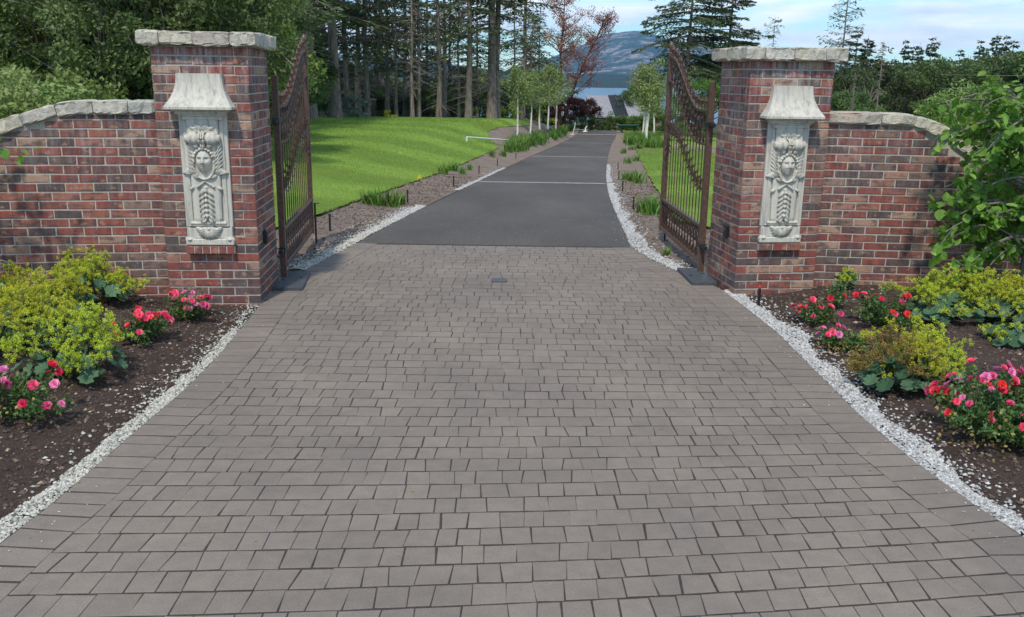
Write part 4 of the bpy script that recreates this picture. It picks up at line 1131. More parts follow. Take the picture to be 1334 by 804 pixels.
o = np.zeros(3); trunk = [(0, 0, -.1), (.005, 0, .25), (.02, .02, .6), (.0, .04, 1.0), (.02, .03, 1.35), (.06, .02, 1.62)]
for i in range(44):
    a = r.uniform(0, 2 * PI); zst = r.uniform(.35, 1.5); R = r.uniform(.45, .82)
    ze = zst + r.uniform(-.42, .22); ze = min(ze, 1.66)
    if i < 22: a = PI + r.uniform(-.8, .8); R = r.uniform(.45, .80)
    e = np.array([R * math.cos(a), R * math.sin(a) * .8, max(.34 if i < 22 else .72, ze)]); s = np.array([.01, .02, zst])
    tips.append((s, (s + e) / 2 + [0, 0, .16], e))
for e in ((-.30, -.15, 1.72), (-.55, -.1, 1.52), (.1, 0, 1.78), (.35, .1, 1.7), (-.15, .2, 1.68)): tips.append(((0, 0, 1.3), (e[0] * .4, 0, 1.75), e))
near_tree(tuple(tb), tips, trunk, 'small leafy tree with thin grey trunk at the right edge before the wall', 61, 20, .2, (.05, .092))
# sprigs of a shrub standing just outside the left edge
lb = np.array([-4.0, 6.35, 0.0]); lb[2] = float(GZ(lb[0], lb[1])); tips = []
for (x, z, y) in ((.38, 1.18, .0), (.43, 1.10, .12), (.36, .72, -.1), (.40, .36, .0), (.30, 1.3, .1), (.30, .95, .15), (.33, .25, -.1), (-.3, 1.2, 0), (-.4, .8, .2), (-.5, 1.0, -.2)):
    tips.append(((0, 0, z * .75), (x * .5, y, z * .95 + .08), (x, y, z)))
near_tree(tuple(lb), tips, [(0, 0, -.1), (0, .02, .4), (.02, 0, .9), (0, 0, 1.3)], 'leafy shrub sprigs reaching in at the left edge before the brick wall', 62, 9, .1, cat='shrub', name='garden_shrub')

# ------------------------------------------------------------------ conifers
def conifer(seed, H, r0, z_lo, blen, n_wh, mats, droop=.25, dead_lo=1.5, dead_hi=None, spray=.30, dens=1.0, dead_n=26, lean=0.0, hide=None, top_pow=.8, sp_w=.040):
    """trunk with dead lower branches; crown of drooping sprays. Returns (trunk MB, dead MB, crown MB) around the origin"""
    r = np.random.default_rng(seed); tk = MB(); dd_ = MB(); cr = MB()
    zt = np.linspace(-.6, H, 14); wob = np.cumsum(r.normal(0, .02 * H / 14, (14, 2)), 0)
    ax_ = np.stack([wob[:, 0] + lean * zt, wob[:, 1], zt], 1); rad = r0 * np.clip(1 - (zt / H), .02, 1) ** .75 * (1 + .45 * np.exp(-np.maximum(zt, 0) / .7)); tk.tube(ax_, rad, 12)
    axis_ = lambda z: np.array([np.interp(z, zt, ax_[:, 0]), np.interp(z, zt, ax_[:, 1]), z])
    dead_hi = z_lo + 3 if dead_hi is None else dead_hi
    for _ in range(dead_n):
        z = r.uniform(dead_lo, dead_hi); a = r.random() * 2 * PI; L = blen * r.uniform(.25, .75); p = axis_(z)
        d = np.array([math.cos(a), math.sin(a), r.uniform(-.35, .15)]); t = np.linspace(0, 1, 5)[:, None]
        pl = p + d * L * t + np.array([0, 0, -.18 * L]) * t ** 2; dd_.tube(pl, np.linspace(.022, .004, 5), 3, cap=False)
        for _k in range(r.integers(3, 8)):
            k = r.uniform(.25, 1); q = p + d * L * k + np.array([0, 0, -.18 * L]) * k * k; e = q + unit(r.normal(0, 1, 3) + d * .6) * r.uniform(.15, .5) * min(1, L / 2)
            dd_.tube([q, (q + e) / 2 + r.normal(0, .02, 3), e], [.006, .005, .002], 3, cap=False)
    for i in range(n_wh):
        f = (i + r.random() * .8) / n_wh; z = z_lo + (H * .985 - z_lo) * f
        L0 = blen * (1 - f) ** top_pow + .12
        for k in range(r.integers(3, 6)):
            a = r.random() * 2 * PI; L = L0 * r.uniform(.55, 1.1); p = axis_(z + r.normal(0, .1))
            el = .35 * f + r.uniform(-.25, .15) * (1 - f); dh = np.array([math.cos(a), math.sin(a), 0])
            n = 7; t = np.linspace(0, 1, n)[:, None]
            pl = p + dh * L * t + np.array([0, 0, 1.0]) * (el * L * t - droop * L * t ** 2 + .08 * L * t ** 5)
            cr.tube(pl, np.linspace(max(.012, .02 * L), .004, n), 3, r=.0, m=1, cap=False)
            m = int(30 * L * dens) + 4; tt = .12 + .88 * r.random(m) ** .8
            c = np.stack([np.interp(tt, t[:, 0], pl[:, q]) for q in range(3)], 1)
            sd = np.array([-math.sin(a), math.cos(a), 0]); sg = np.where(r.random(m) < .5, -1, 1)
            wid = .42 * L * (1 - tt) ** .6 + .10
            off = r.random(m) * wid; c = c + sd * (sg * off)[:, None] + dh * (off * .45)[:, None] + np.array([0, 0, -1.0]) * (off * .22)[:, None] + r.normal(0, .03, (m, 3))
            d = unit(dh * .7 + sd * (sg * .75)[:, None] + np.array([0, 0, -.30]) + r.normal(0, .28, (m, 3)))
            nn = unit(np.array([0, 0, 1.0]) + r.normal(0, .35, (m, 3)))
            Ls = spray * r.uniform(.55, 1.2, m); cr.leaves(c, d, nn, Ls, Ls * sp_w / .18 * .8, r.random(m) * .7 + .3 * r.random())
    return tk, dd_, cr
def conifer_proto(name, label, cat, group, seed, H, r0, z_lo, blen, n_wh, needle='lf_fir', bark='bark_fir', **kw):
    tk, dd_, cr = conifer(seed, H, r0, z_lo, blen, n_wh, None, **kw)
    root = empty(name, (0, 0, 0), 0, label, cat, group)
    tk.build('trunk', bark, root, smooth=True)
    if len(dd_.v): dd_.build('dead_branches', 'twig', root)
    if len(cr.v): cr.build('crown', [needle, bark], root)
    return root
placed = set()
def place(proto, px, py, Y, sc=1.0, rz=None, label=None, group=None, cat=None, dz=0.0):
    """stand a tree at distance Y on the terrain, in the direction of photo column px"""
    p = at(px, 150, Y); x = p[0]; z = float(T(x, Y)) - .1 + dz
    rz = random.random() * 6.28 if rz is None else rz
    if proto.name not in placed:
        placed.add(proto.name); o = proto; o.location = (x, Y, z); o.rotation_euler = (0, 0, rz); o.scale = (sc,) * 3 if isinstance(sc, (int, float)) else sc
        if label: o['label'] = label
        if group: o['group'] = group
        return o
    return clone(proto, (x, Y, z), rz, sc, label, group, cat)

G1 = 'tall firs standing beyond the lawn'
firA = conifer_proto('fir_tree', '', 'tree', G1, 101, 17, .27, 5.2, 2.9, 24, dens=.9, dead_n=60, droop=.3)
firB = conifer_proto('fir_tree', '', 'tree', G1, 102, 15, .16, 3.6, 2.4, 24, dens=.9, dead_n=80, droop=.3)
firC = conifer_proto('fir_tree', '', 'tree', G1, 103, 16, .21, 6.3, 2.6, 20, dens=.85, dead_n=56, droop=.35, dead_lo=1.0)
firD = conifer_proto('fir_tree', '', 'tree', G1, 104, 12, .12, 2.4, 2.1, 26, dens=1.0, dead_n=26, droop=.25)
firE = conifer_proto('bare_conifer', '', 'tree', G1, 105, 11, .10, 7.5, 1.4, 10, dens=.5, dead_n=120, droop=.3, dead_lo=1.2, dead_hi=10)
dk = 'dark-barked fir in the dense stand beyond the lawn, left of the low wooden beam frame'
md_ = 'fir trunk with grey dead branches in the stand beyond the middle of the lawn'
rt = 'tall fir trunk with sky showing beside it, towards the right end of the lawn'
for (px, Y, pr, sc, lb_) in (
    (418, 50, firB, 1.1, dk), (405, 44, firA, 1.0, dk), (426, 56, firC, 1.0, dk), (385, 40, firA, .95, dk), (362, 36, firB, 1.1, dk), (395, 60, firD, 1.2, dk),
    (452, 50, firB, 1.0, md_), (468, 58, firC, .9, md_), (478, 51, firB, 1.05, md_), (492, 64, firA, .8, md_), (505, 56, firD, 1.1, md_), (516, 52, firE, .9, md_),
    (528, 60, firC, .8, md_), (545, 52, firE, 1.1, md_), (556, 64, firD, 1.15, md_), (500, 70, firB, 1.3, md_), (540, 72, firA, 1.0, md_),
    (585, 66, firD, 1.0, rt), (598, 54, firE, .8, rt), (622, 62, firD, .9, rt), (668, 58, firE, .8, rt), (690, 78, firD, .9, rt), (700, 84, firB, .8, rt)):
    place(pr, px, 150, Y, sc, label=lb_)
place(firA, 437, 150, 47, 1.0, label='pair-trunked broad fir rising just left of the wooden beam frame at the lawn edge')
place(firE, 537, 150, 51, 1.1, label='bare grey-branched conifer tangled with twigs beside the middle of the lawn edge')
place(firC, 571, 150, 52, .75, label='slim dark trunk, left one of two straight poles against the white sky')
place(firC, 578, 150, 58, .75, label='slim dark trunk, right one of two straight poles against the white sky')
place(firA, 611, 150, 51, .72, label='stout straight fir trunk with flared foot right of the two slim poles')
place(firA, 640, 150, 52, .98, label='thickest fir trunk at the right end of the lawn, widest of the stand')
place(firC, 648, 150, 53, 1.0, label='fir trunk pressed against the right side of the thickest trunk')
place(firB, 681, 150, 64, 1.05, label='orange-barked fir rising behind the first birch on the left')
# big airy firs behind the right gate
G2 = 'large firs behind the right gate'
fir1 = conifer_proto('fir_tree', 'broad drooping fir with long tiered branches rising behind the right gate', 'tree', G2, 111, 14.5, .24, 5.0, 5.2, 26, dens=1.7, dead_n=6, droop=.36, spray=.34, top_pow=.55)
place(fir1, 892, 150, 76, 1.0)
fir2 = conifer_proto('fir_tree', 'dark fir with level branches behind the left half of the right pillar cap', 'tree', G2, 112, 15, .20, 3.4, 4.6, 30, dens=2.1, dead_n=10, droop=.22, spray=.32, top_pow=.55)
place(fir2, 941, 150, 80, 1.0)
fir3 = conifer_proto('sparse_conifer', 'thin sparse conifer with bare upswept branches above the right pillar cap', 'tree', None, 113, 12.5, .13, 4.6, 2.7, 16, dens=.45, dead_n=50, droop=-.12, dead_lo=3, dead_hi=12, needle='lf_fir2')
place(fir3, 1089, 150, 74, 1.0)
fir4 = conifer_proto('sparse_conifer', 'bare twiggy treetop poking up behind the right pillar cap', 'tree', None, 114, 10.4, .09, 9, 1.0, 4, dens=.4, dead_n=70, droop=-.1, dead_lo=4, dead_hi=10, needle='lf_fir2')
place(fir4, 1000, 150, 84, 1.0)
# far wood on the right: each tree its own
G3 = 'far evergreens on the right skyline'
f3 = [conifer_proto('evergreen_tree', '', 'tree', G3, 120 + k, 15, .22, 1.0 + k * .5, 3.9 - .3 * k, 24, dens=1.25, dead_n=0, droop=.22, spray=.48, sp_w=.055, top_pow=.75 + .15 * k) for k in range(3)]
far = [(1108, 108, 36), (1122, 112, 44), (1135, 118, 70), (1150, 120, 78), (1158, 116, 72), (1168, 124, 50), (1180, 122, 58), (1188, 128, 54), (1203, 124, 46), (1209, 128, 52), (1222, 132, 74), (1232, 126, 78), (1241, 128, 62), (1252, 130, 70), (1264, 124, 50), (1272, 130, 60),
       (1284, 126, 40), (1296, 130, 44), (1307, 128, 50), (1318, 120, 62), (1330, 118, 62), (1345, 116, 60), (1362, 116, 60), (1145, 100, 92), (1175, 98, 88), (1200, 100, 96), (1230, 98, 92), (1255, 100, 90), (1280, 98, 84), (1305, 96, 80), (1335, 94, 78), (1290, 112, 66), (1098, 96, 60), (1120, 90, 84)]
for i, (px, Y, pt) in enumerate(far):
    p = at(px, pt, Y); z0 = float(T(p[0], Y)); h = p[2] - z0
    pr = f3[i % 3]; lb_ = 'dark evergreen on the far skyline right of the right pillar' if pt < 80 else 'dark green tree below the far skyline behind the right wall'
    o = place(pr, px, 150, Y, (h / 15 * 1.0,) * 3 if h > 13 else (h / 15 * 1.25, h / 15 * 1.25, h / 15), label=lb_)
    o['group'] = G3 if pt < 80 else 'dark trees below the far skyline'

# ------------------------------------------------------------------ broadleaf crowns and shrubs
def bush_mb(seed, W, H, lobes, nleaf, lsz, zlo=.15, trunk_r=.12, twigs=10, elong=.42):
    """limbs that end in leaf clumps; clumps are uneven and leave gaps"""
    r = np.random.default_rng(seed); tk = MB(); lf = MB()
    cen = []
    for i in range(lobes):
        a = r.random() * 2 * PI; u_ = r.random(); z = H * (zlo + (1 - zlo) * r.random() ** .85); prof = math.sqrt(max(.04, 1 - ((z / H - .42) / .62) ** 2))
        R = W * prof * math.sqrt(r.uniform(.12, 1)); cen.append((R * math.cos(a), R * math.sin(a), z * .95))
    cen = np.array(cen)
    if trunk_r > 0:
        zt = np.linspace(-.5, H * .7, 8); wob = np.cumsum(r.normal(0, .03 * W, (8, 2)), 0); wob -= wob[0]; P = np.stack([wob[:, 0], wob[:, 1], zt], 1)
        tk.tube(P, trunk_r * (1 - .8 * (zt + .5) / (H * .7 + .5)), 8)
        for c in cen:
            z = min(H * .65, max(.1, c[2] * .55)); s = np.array([np.interp(z, zt, P[:, 0]), np.interp(z, zt, P[:, 1]), z]); m_ = (s + c) / 2 + r.normal(0, .08 * W, 3)
            t = np.linspace(0, 1, 6)[:, None]; tk.tube(s * (1 - t) ** 2 + 2 * m_ * t * (1 - t) + c * t ** 2, np.linspace(trunk_r * .28, trunk_r * .05, 6), 4, cap=False)
    per = nleaf // lobes
    for c in cen:
        rc = W * r.uniform(.16, .30); m = per
        d = rdir_r(r, m); rad = rc * r.random(m) ** .45; pts = c + d * rad[:, None] * [1, 1, .75]
        bias = r.random()
        nn = unit(d * .5 + r.normal(0, .7, (m, 3)) + [0, 0, .6]); dr = unit(r.normal(0, 1, (m, 3)) + [0, 0, -.2]); L = lsz * r.uniform(.6, 1.3, m)
        lf.leaves(pts, dr, nn, L, L * elong * .6, np.clip(r.random(m) * .45 + bias * .55, 0, 1))
        for _ in range(max(1, twigs // lobes)):
            e = c + rdir_r(r, 1)[0] * rc * 1.15; tk.tube([c, (c + e) / 2 + r.normal(0, .05 * rc, 3), e], [.012 * W / 2, .008 * W / 2, .003 * W / 2], 3, cap=False)
    return tk, lf
def rdir_r(r, n): return unit(r.normal(size=(n, 3)))
def bush_proto(name, cat, group, leafm, bark, seed, W, H, lobes, nleaf, lsz, label='', **kw):
    tk, lf = bush_mb(seed, W, H, lobes, nleaf, lsz, **kw); root = empty(name, (0, 0, 0), 0, label, cat, group)
    if len(tk.v): tk.build('trunk', bark, root)
    lf.build('crown', leafm, root); return root
# dark broadleaf thicket behind the left wall
G4 = 'dark broadleaf trees behind the left wall'
bA = bush_proto('broadleaf_tree', 'tree', G4, 'lf_dark', 'twig', 201, 2.7, 7.0, 70, 30000, .13, zlo=.05, twigs=150)
bB = bush_proto('broadleaf_tree', 'tree', G4, 'lf_dark', 'bark_dark', 202, 3.0, 7.5, 64, 28000, .15, zlo=.08, twigs=60)
bC = bush_proto('broadleaf_tree', 'tree', G4, 'lf_mid', 'bark_dark', 203, 2.6, 7.0, 60, 26000, .13, zlo=.08, twigs=60)
thick = [(-150, 22, bB, 1.0, 'dark leafy tree'), (-60, 20, bC, .9, ''), (20, 22, bB, .8, 'dark tree at the far left, above the bramble bank'), (66, 19, bC, .62, 'round mid-green tree above the bramble bank at the far left'),
         (128, 18.5, bA, .72, 'dark glossy-leaved tree with bare pale twigs, directly left of the left pillar cap'), (180, 21, bA, .95, 'dark tree with pale bare twigs right behind the left pillar cap'),
         (150, 27, bC, 1.15, 'bright green tree rising above the dark one left of the left pillar'), (60, 30, bB, 1.2, 'tall dark tree at the back of the far left thicket'), (250, 20, bA, .85, 'dark twiggy tree above the middle of the left pillar cap'),
         (285, 22, bC, .85, 'olive-green tree directly above the right half of the left pillar cap'), (296, 27, bB, .8, 'dark tree just left of the left gate, above the right end of the cap'), (352, 40, bB, .8, 'dark tree just right of the left gate, before the fir stand'), (225, 30, bB, 1.3, 'large dark tree at the back, behind the left pillar'), (-20, 30, bB, 1.3, '')]
for (px, Y, pr, sc, lb_) in thick:
    o = place(pr, px, 150, Y, sc, label=lb_ if len(lb_) > 20 else 'dark leafy tree cut by the left edge of the photo')
brm = bush_proto('bramble_bush', 'shrub', 'bramble bank behind the left wall', 'lf_bramble', 'stem', 210, 1.2, 1.45, 40, 11000, .075, zlo=.0, twigs=40, trunk_r=.03)
for i, (px, Y, sc, lb_) in enumerate([(-40, 11, 1.05, 'pale green bramble bush cut by the left edge of the photo'), (20, 11.5, 1.12, 'pale green bramble bush behind the lowest visible stretch of the left coping'), (75, 12.5, 1.14, 'pale green bramble bush behind the curved stretch of the left coping'), (-10, 13.5, 1.25, 'taller bramble bush at the back of the bank, far left'), (48, 14.5, 1.28, 'taller bramble bush at the back of the bank, below the round tree'), (118, 12.2, .93, 'low bramble bush behind the start of the level left coping'), (160, 13, .88, 'low bramble bush just left of the left pillar')]):
    place(brm, px, 150, Y, sc, label=lb_)
# understorey between the trunks beyond the lawn
und = bush_proto('understorey_shrub', 'shrub', 'dark undergrowth between the fir trunks', 'lf_dark', 'bark_dark', 220, 1.6, 2.6, 26, 5200, .17, zlo=.0, twigs=20, trunk_r=.05)
for (px, Y, s) in ((462, 60, .9), (484, 60, .8), (512, 62, .8), (534, 64, .9), (553, 60, .8), (592, 60, .7), (618, 62, .8), (575, 78, 1.2), (540, 78, 1.3), (372, 46, 1.6), (398, 52, 1.5), (425, 60, 1.5), (448, 64, 1.2), (470, 70, 1.5), (490, 74, 1.3), (508, 66, 1.0), (522, 72, 1.2), (548, 70, 1.3), (566, 74, 1.2), (586, 66, .8), (600, 76, 1.5), (626, 72, 1.6), (632, 64, .9), (660, 72, 1.5), (662, 66, 1.0), (684, 74, 1.3), (500, 84, 2.0), (560, 88, 1.8), (620, 86, 2.2), (455, 82, 2.2)):
    place(und, px, 150, Y, s, label='dark shrub in the shade between the fir trunks beyond the lawn')
sv = bush_proto('silver_shrub', 'shrub', None, 'lf_silver', 'stem', 230, .95, 1.15, 20, 2600, .13, 'silvery shrub at the lawn edge, left of the wooden beam frame', zlo=.0, twigs=20, trunk_r=.02, elong=.3)
place(sv, 436, 150, 49, 1.0); place(sv, 465, 150, 49, 1.05, label='silvery shrub at the lawn edge, in front of the wooden beam frame')
yl = bush_proto('yellow_shrub', 'shrub', None, 'lf_yellow', 'stem', 231, .45, .75, 12, 1200, .08, 'small bright yellow shrub at the far edge of the lawn, among fir trunks', zlo=.0, twigs=10, trunk_r=.02)
place(yl, 508, 150, 49, .75); place(yl, 664, 150, 56, 1.6, label='yellow-green shrub behind the first birch, right of the thickest trunk'); place(yl, 708, 150, 72, 2.1, label='yellow-green shrub between the second and third birches')
# wooden beam frame
pb = at(467, 150, 51); zt = float(T(pb[0], 51))
root = empty('beam_frame', (pb[0], 51, zt), 0, 'low frame of weathered wooden beam on posts at the far edge of the lawn', 'wooden frame')
q = MB(); q.bbox((-1.35, -.08, .93), (1.0, .08, 1.05), .015); q.build('beam', 'twig', root)
for x in (-1.2, .85):
    q = MB(); q.bbox((x - .07, -.07, -.3), (x + .07, .07, .93), .015); q.build('post', 'bark_dark', root)
pb = at(421, 150, 51); root = empty('stone_bench', (pb[0], 51, float(T(pb[0], 51))), 0, 'low grey stone seat under the dark firs, behind the left gate', 'bench')
q = MB(); q.bbox((-.5, -.25, .36), (.5, .25, .46), .02); q.build('seat', 'stone', root)
for x in (-.35, .35):
    q = MB(); q.bbox((x - .08, -.2, -.2), (x + .08, .2, .36), .02); q.build('leg', 'stone', root)

# birches
def birch(seed, H=4.2, W=.86, zlo=1.5):
    r = np.random.default_rng(seed); tk = MB(); br = MB(); lf = MB()
    zt = np.linspace(-.3, H * .85, 10); w_ = np.cumsum(r.normal(0, .018, (10, 2)), 0); P = np.stack([w_[:, 0], w_[:, 1], zt], 1); tk.tube(P, np.linspace(.062, .022, 10), 8)
    for i in range(28):
        z = zlo + (H * .85 - zlo) * r.random(); a = r.random() * 2 * PI; s = np.array([np.interp(z, zt, P[:, 0]), np.interp(z, zt, P[:, 1]), z])
        f = (z - zlo) / (H - zlo); L = W * (1.05 - .55 * f) * r.uniform(.35, 1.35); e = s + np.array([math.cos(a) * L, math.sin(a) * L, L * r.uniform(.35, .9)]); e[2] = min(e[2], H)
        t = np.linspace(0, 1, 5)[:, None]; m_ = (s + e) / 2 + [0, 0, .12]; pl = s * (1 - t) ** 2 + 2 * m_ * t * (1 - t) + e * t ** 2; br.tube(pl, np.linspace(.014, .004, 5), 4, cap=False)
        m = 120; tt = .2 + .95 * r.random(m); c = np.stack([np.interp(tt, t[:, 0], pl[:, k]) for k in range(3)], 1) + r.normal(0, .13, (m, 3)) + np.array([0, 0, -.16]) * r.random((m, 1))
        L = r.uniform(.06, .12, m); lf.leaves(c, unit(r.normal(0, .6, (m, 3)) + [0, 0, -.7]), rdir_r(r, m), L, L * .36)
    return tk, br, lf
GB = 'young birches beside the driveway'
bir = []
for k in range(3):
    tk, br, lf = birch(300 + k); root = empty('birch_tree', (0, 0, 0), 0, '', 'birch', GB)
    tk.build('trunk', 'birch', root, smooth=True); br.build('branches', 'birch', root); lf.build('crown', 'lf_birch', root); bir.append(root)
bl = [(674, 179, 1.0, 'first birch of the left row, nearest the gate, with a forked white trunk'), (690, 176, .86, 'second birch of the left row'), (703, 173.5, .9, 'third birch of the left row, in the middle of it'), (713, 170.5, .98, 'fourth birch of the left row'), (724, 169, 1.1, 'last birch of the left row, nearest the plum-coloured trees'),
      (843, 188, 1.02, 'nearest white birch trunk in the clump right of the driveway'), (840, 182, 1.0, 'middle white birch trunk in the clump right of the driveway'), (837, 177.5, 1.05, 'farthest white birch trunk in the clump right of the driveway'), (851, 178, 1.0, 'birch crown tucked behind the clump right of the driveway')]
tops = [76, 82, 80, 77, 74, 70, 74, 78, 84]; BY = [46, 51, 56, 60, 64]
for i, (a, b_, s, lb_) in enumerate(bl):
    p = hit(a, b_)
    if i < 5: p = at(a, b_, BY[i]); p[2] = float(T(p[0], p[1])) - .03
    h = at(a, tops[i], p[1])[2] - p[2]; s = h / 4.2; pr = bir[i % 3]
    if pr.name not in placed:
        placed.add(pr.name); o = pr; o.location = p; o.scale = (s, s, s); o.rotation_euler = (0, 0, random.random() * 6); o['label'] = lb_
    else: o = clone(pr, p, random.random() * 6, s, lb_)
p = hit(746, 176); root = empty('white_stake', p, 0, 'leaning white stake by the small dark tree near the top of the driveway', 'stake')
q = MB(); q.tube([[-.05, 0, -.1], [.10, 0, .5], [.2, 0, 1.0]], .03, 6); q.build('post', 'white', root)
q = MB(); q.tube([[-.22, 0, .04], [.12, 0, .06]], .03, 6); q.build('foot', 'white', root)
p = hit(762, 172); root = empty('white_ornament', p, 0, 'small white garden ornament at the left kerb of the far driveway end', 'ornament')
q = MB(); q.tube([[0, 0, 0], [0, 0, .05], [.05, 0, .12], [.02, 0, .3], [.14, 0, .48], [.2, 0, .5]], [.12, .14, .07, .06, .05, .02], 8); q.build('body', 'white', root, smooth=True)
q = MB(); q.tube([[-.2, -.1, .02], [.2, -.1, .05]], .05, 6); q.build('base', 'white', root)
p = hit(818, 173); root = empty('garden_cart', p, 0, 'upturned dark green garden cart beside the far right of the driveway', 'cart')
q = MB(); P = []
for z, w_, l_ in ((.42, .75, .38), (.62, .95, .5), (.68, .98, .52), (.66, .90, .46), (.46, .70, .34)):
    P.append([[-w_, -l_, z], [w_ * .8, -l_, z], [w_, 0, z + .05], [w_ * .8, l_, z], [-w_, l_, z], [-w_ * 1.05, 0, z - .03]])
q.grid(np.array(P), close=True); q.add(P[0][::-1], [list(range(6))]); q.add(P[-1], [list(range(6))]); q.build('tray', 'green_pl', root)
for x, y in ((-.5, -.3), (-.5, .3), (.5, -.3), (.5, .3)):
    q = MB(); q.tube([[x * 1.1, y * 1.1, -.1], [x, y, .45]], .03, 6); q.build('leg', 'black', root)

# red-leaved tree, plum trees, shrubs round the house
def airy(seed, H, W, lean, nb, leafm, barkm, label, lsz=.14, per=55, name='airy_tree'):
    r = np.random.default_rng(seed); tk = MB(); lf = MB(); root = empty(name, (0, 0, 0), 0, label, 'tree')
    zt = np.linspace(-.5, H * .9, 10); P = np.stack([lean * np.maximum(zt, 0) ** 1.3 / H ** .3 + np.cumsum(r.normal(0, .05, 10)), np.cumsum(r.normal(0, .05, 10)), zt], 1); tk.tube(P, np.linspace(.19, .03, 10), 8)
    for i in range(nb):
        z = H * r.uniform(.28, .88); a = r.random() * 2 * PI; s = np.array([np.interp(z, zt, P[:, 0]), np.interp(z, zt, P[:, 1]), z]); L = W * r.uniform(.5, 1.1) * (1.15 - .6 * z / H)
        e = s + np.array([math.cos(a) * L, math.sin(a) * L, L * r.uniform(.3, 1.0)]); t = np.linspace(0, 1, 6)[:, None]; m_ = (s + e) / 2 + [0, 0, -.1 * L]; pl = s * (1 - t) ** 2 + 2 * m_ * t * (1 - t) + e * t ** 2; tk.tube(pl, np.linspace(.05, .012, 6), 4, cap=False)
        for k in range(5):
            q0 = np.array([np.interp(.3 + .17 * k, t[:, 0], pl[:, j]) for j in range(3)]); e2 = q0 + unit(r.normal(0, 1, 3) + [0, 0, .3]) * L * .35; tk.tube([q0, (q0 + e2) / 2 + r.normal(0, .05, 3), e2], [.016, .012, .006], 3, cap=False)
            c = q0 + (e2 - q0) * r.random((per, 1)) ** .6 + r.normal(0, .16, (per, 3)); LL = lsz * r.uniform(.5, 1.2, per); lf.leaves(c, rdir_r(r, per), rdir_r(r, per), LL, LL * .3)
    tk.build('trunk', barkm, root, smooth=True); lf.build('crown', leafm, root); return root
o = airy(401, 13.5, 3.0, .02, 34, 'lf_redtree', 'bark_red', 'airy tree with rust-red leaves standing over the last birches of the left row', per=44); place(o, 729, 150, 82, 1.0, rz=.4)
o = airy(402, 11.5, 2.8, .40, 30, 'lf_redtree', 'bark_red', 'rust-leaved tree leaning right in front of the mountain', per=44); place(o, 733, 150, 84, 1.0, rz=0)
o = airy(403, 9.0, 1.4, .0, 20, 'lf_redtree', 'bark_red', 'reddish thin-topped tree above the first birch', per=22, name='airy_tree'); place(o, 688, 150, 80, 1.0)
pl_ = bush_proto('plum_tree', 'tree', 'purple-leaved plum trees before the lake', 'lf_plum', 'bark_dark', 240, 1.5, 2.6, 30, 7000, .13, zlo=.42, twigs=20, trunk_r=.07)
for (px, Y, s, lb_) in ((739, 82, 1.05, 'rounded dark purple plum tree just right of the last left birch'), (763, 84, .98, 'dark purple plum tree in front of the left end of the grey roof'), (692, 86, 1.1, 'dark purple plum tree half hidden behind the second birch'), (712, 84, .95, 'dark purple plum tree half hidden behind the fourth birch'), (785, 96, .5, 'small purple plum sapling by the grey roof')):
    place(pl_, px, 150, Y, s, label=lb_, dz=.35)
sh = bush_proto('garden_shrub', 'shrub', 'green shrubs before the house', 'lf_mid', 'stem', 250, 1.0, 1.3, 20, 4200, .11, zlo=.0, twigs=10, trunk_r=.03)
sb = bush_proto('garden_shrub', 'shrub', 'green shrubs before the house', 'lf_bright', 'stem', 251, 1.0, 1.1, 18, 3600, .10, zlo=.0, twigs=10, trunk_r=.03)
for (px, Y, s, pr) in ((752, 86, .9, sb), (763, 87, 1.25, sh), (776, 88, .8, sb), (786, 88.5, .75, sb), (795, 89, .8, sh), (803, 88, .95, sb), (812, 88, 1.0, sh), (822, 88, 1.1, sb), (832, 89, 1.15, sh), (843, 88, 1.15, sb), (854, 88, 1.2, sh), (866, 88, 1.2, sb), (880, 88, 1.2, sh), (896, 86, 1.2, sb), (740, 85, .9, sh), (728, 84, .8, sb), (716, 84, .7, sh), (912, 86, 1.3, sh), (700, 82, .7, sb)):
    place(pr, px, 150, Y, s, label='green shrub in the hedge line at the far end of the driveway', dz=.25)
cy = conifer_proto('dwarf_conifer', 'narrow dark dwarf conifer below the slatted band of the roof', 'shrub', None, 260, 2.0, .05, .1, .55, 20, dens=3, dead_n=0, droop=.1, spray=.14, needle='lf_mid')
place(cy, 795, 150, 87, .95)
gt = bush_proto('broadleaf_tree', 'tree', None, 'lf_dark', 'bark_dark', 252, 2.0, 5.0, 34, 9000, .15, 'dark tree over the lake, right behind the slatted roof band', zlo=.35, twigs=20)
place(gt, 812, 150, 104, 1.0, dz=.2); place(gt, 784, 150, 112, .8, label='dark tree at the water behind the left half of the grey roof', dz=.0); place(gt, 830, 150, 108, 1.2, label='dark tree behind the birch clump on the right')
ol = bush_proto('broadleaf_tree', 'tree', None, 'lf_bright', 'bark_dark', 253, 2.2, 4.6, 34, 11000, .13, 'yellow-green tree below the big fir, seen over the right gate', zlo=.2, twigs=20)
place(ol, 908, 150, 66, 1.0)
place(gt, 925, 150, 78, 1.3, label='dark tree filling the gap between the right gate and right pillar')
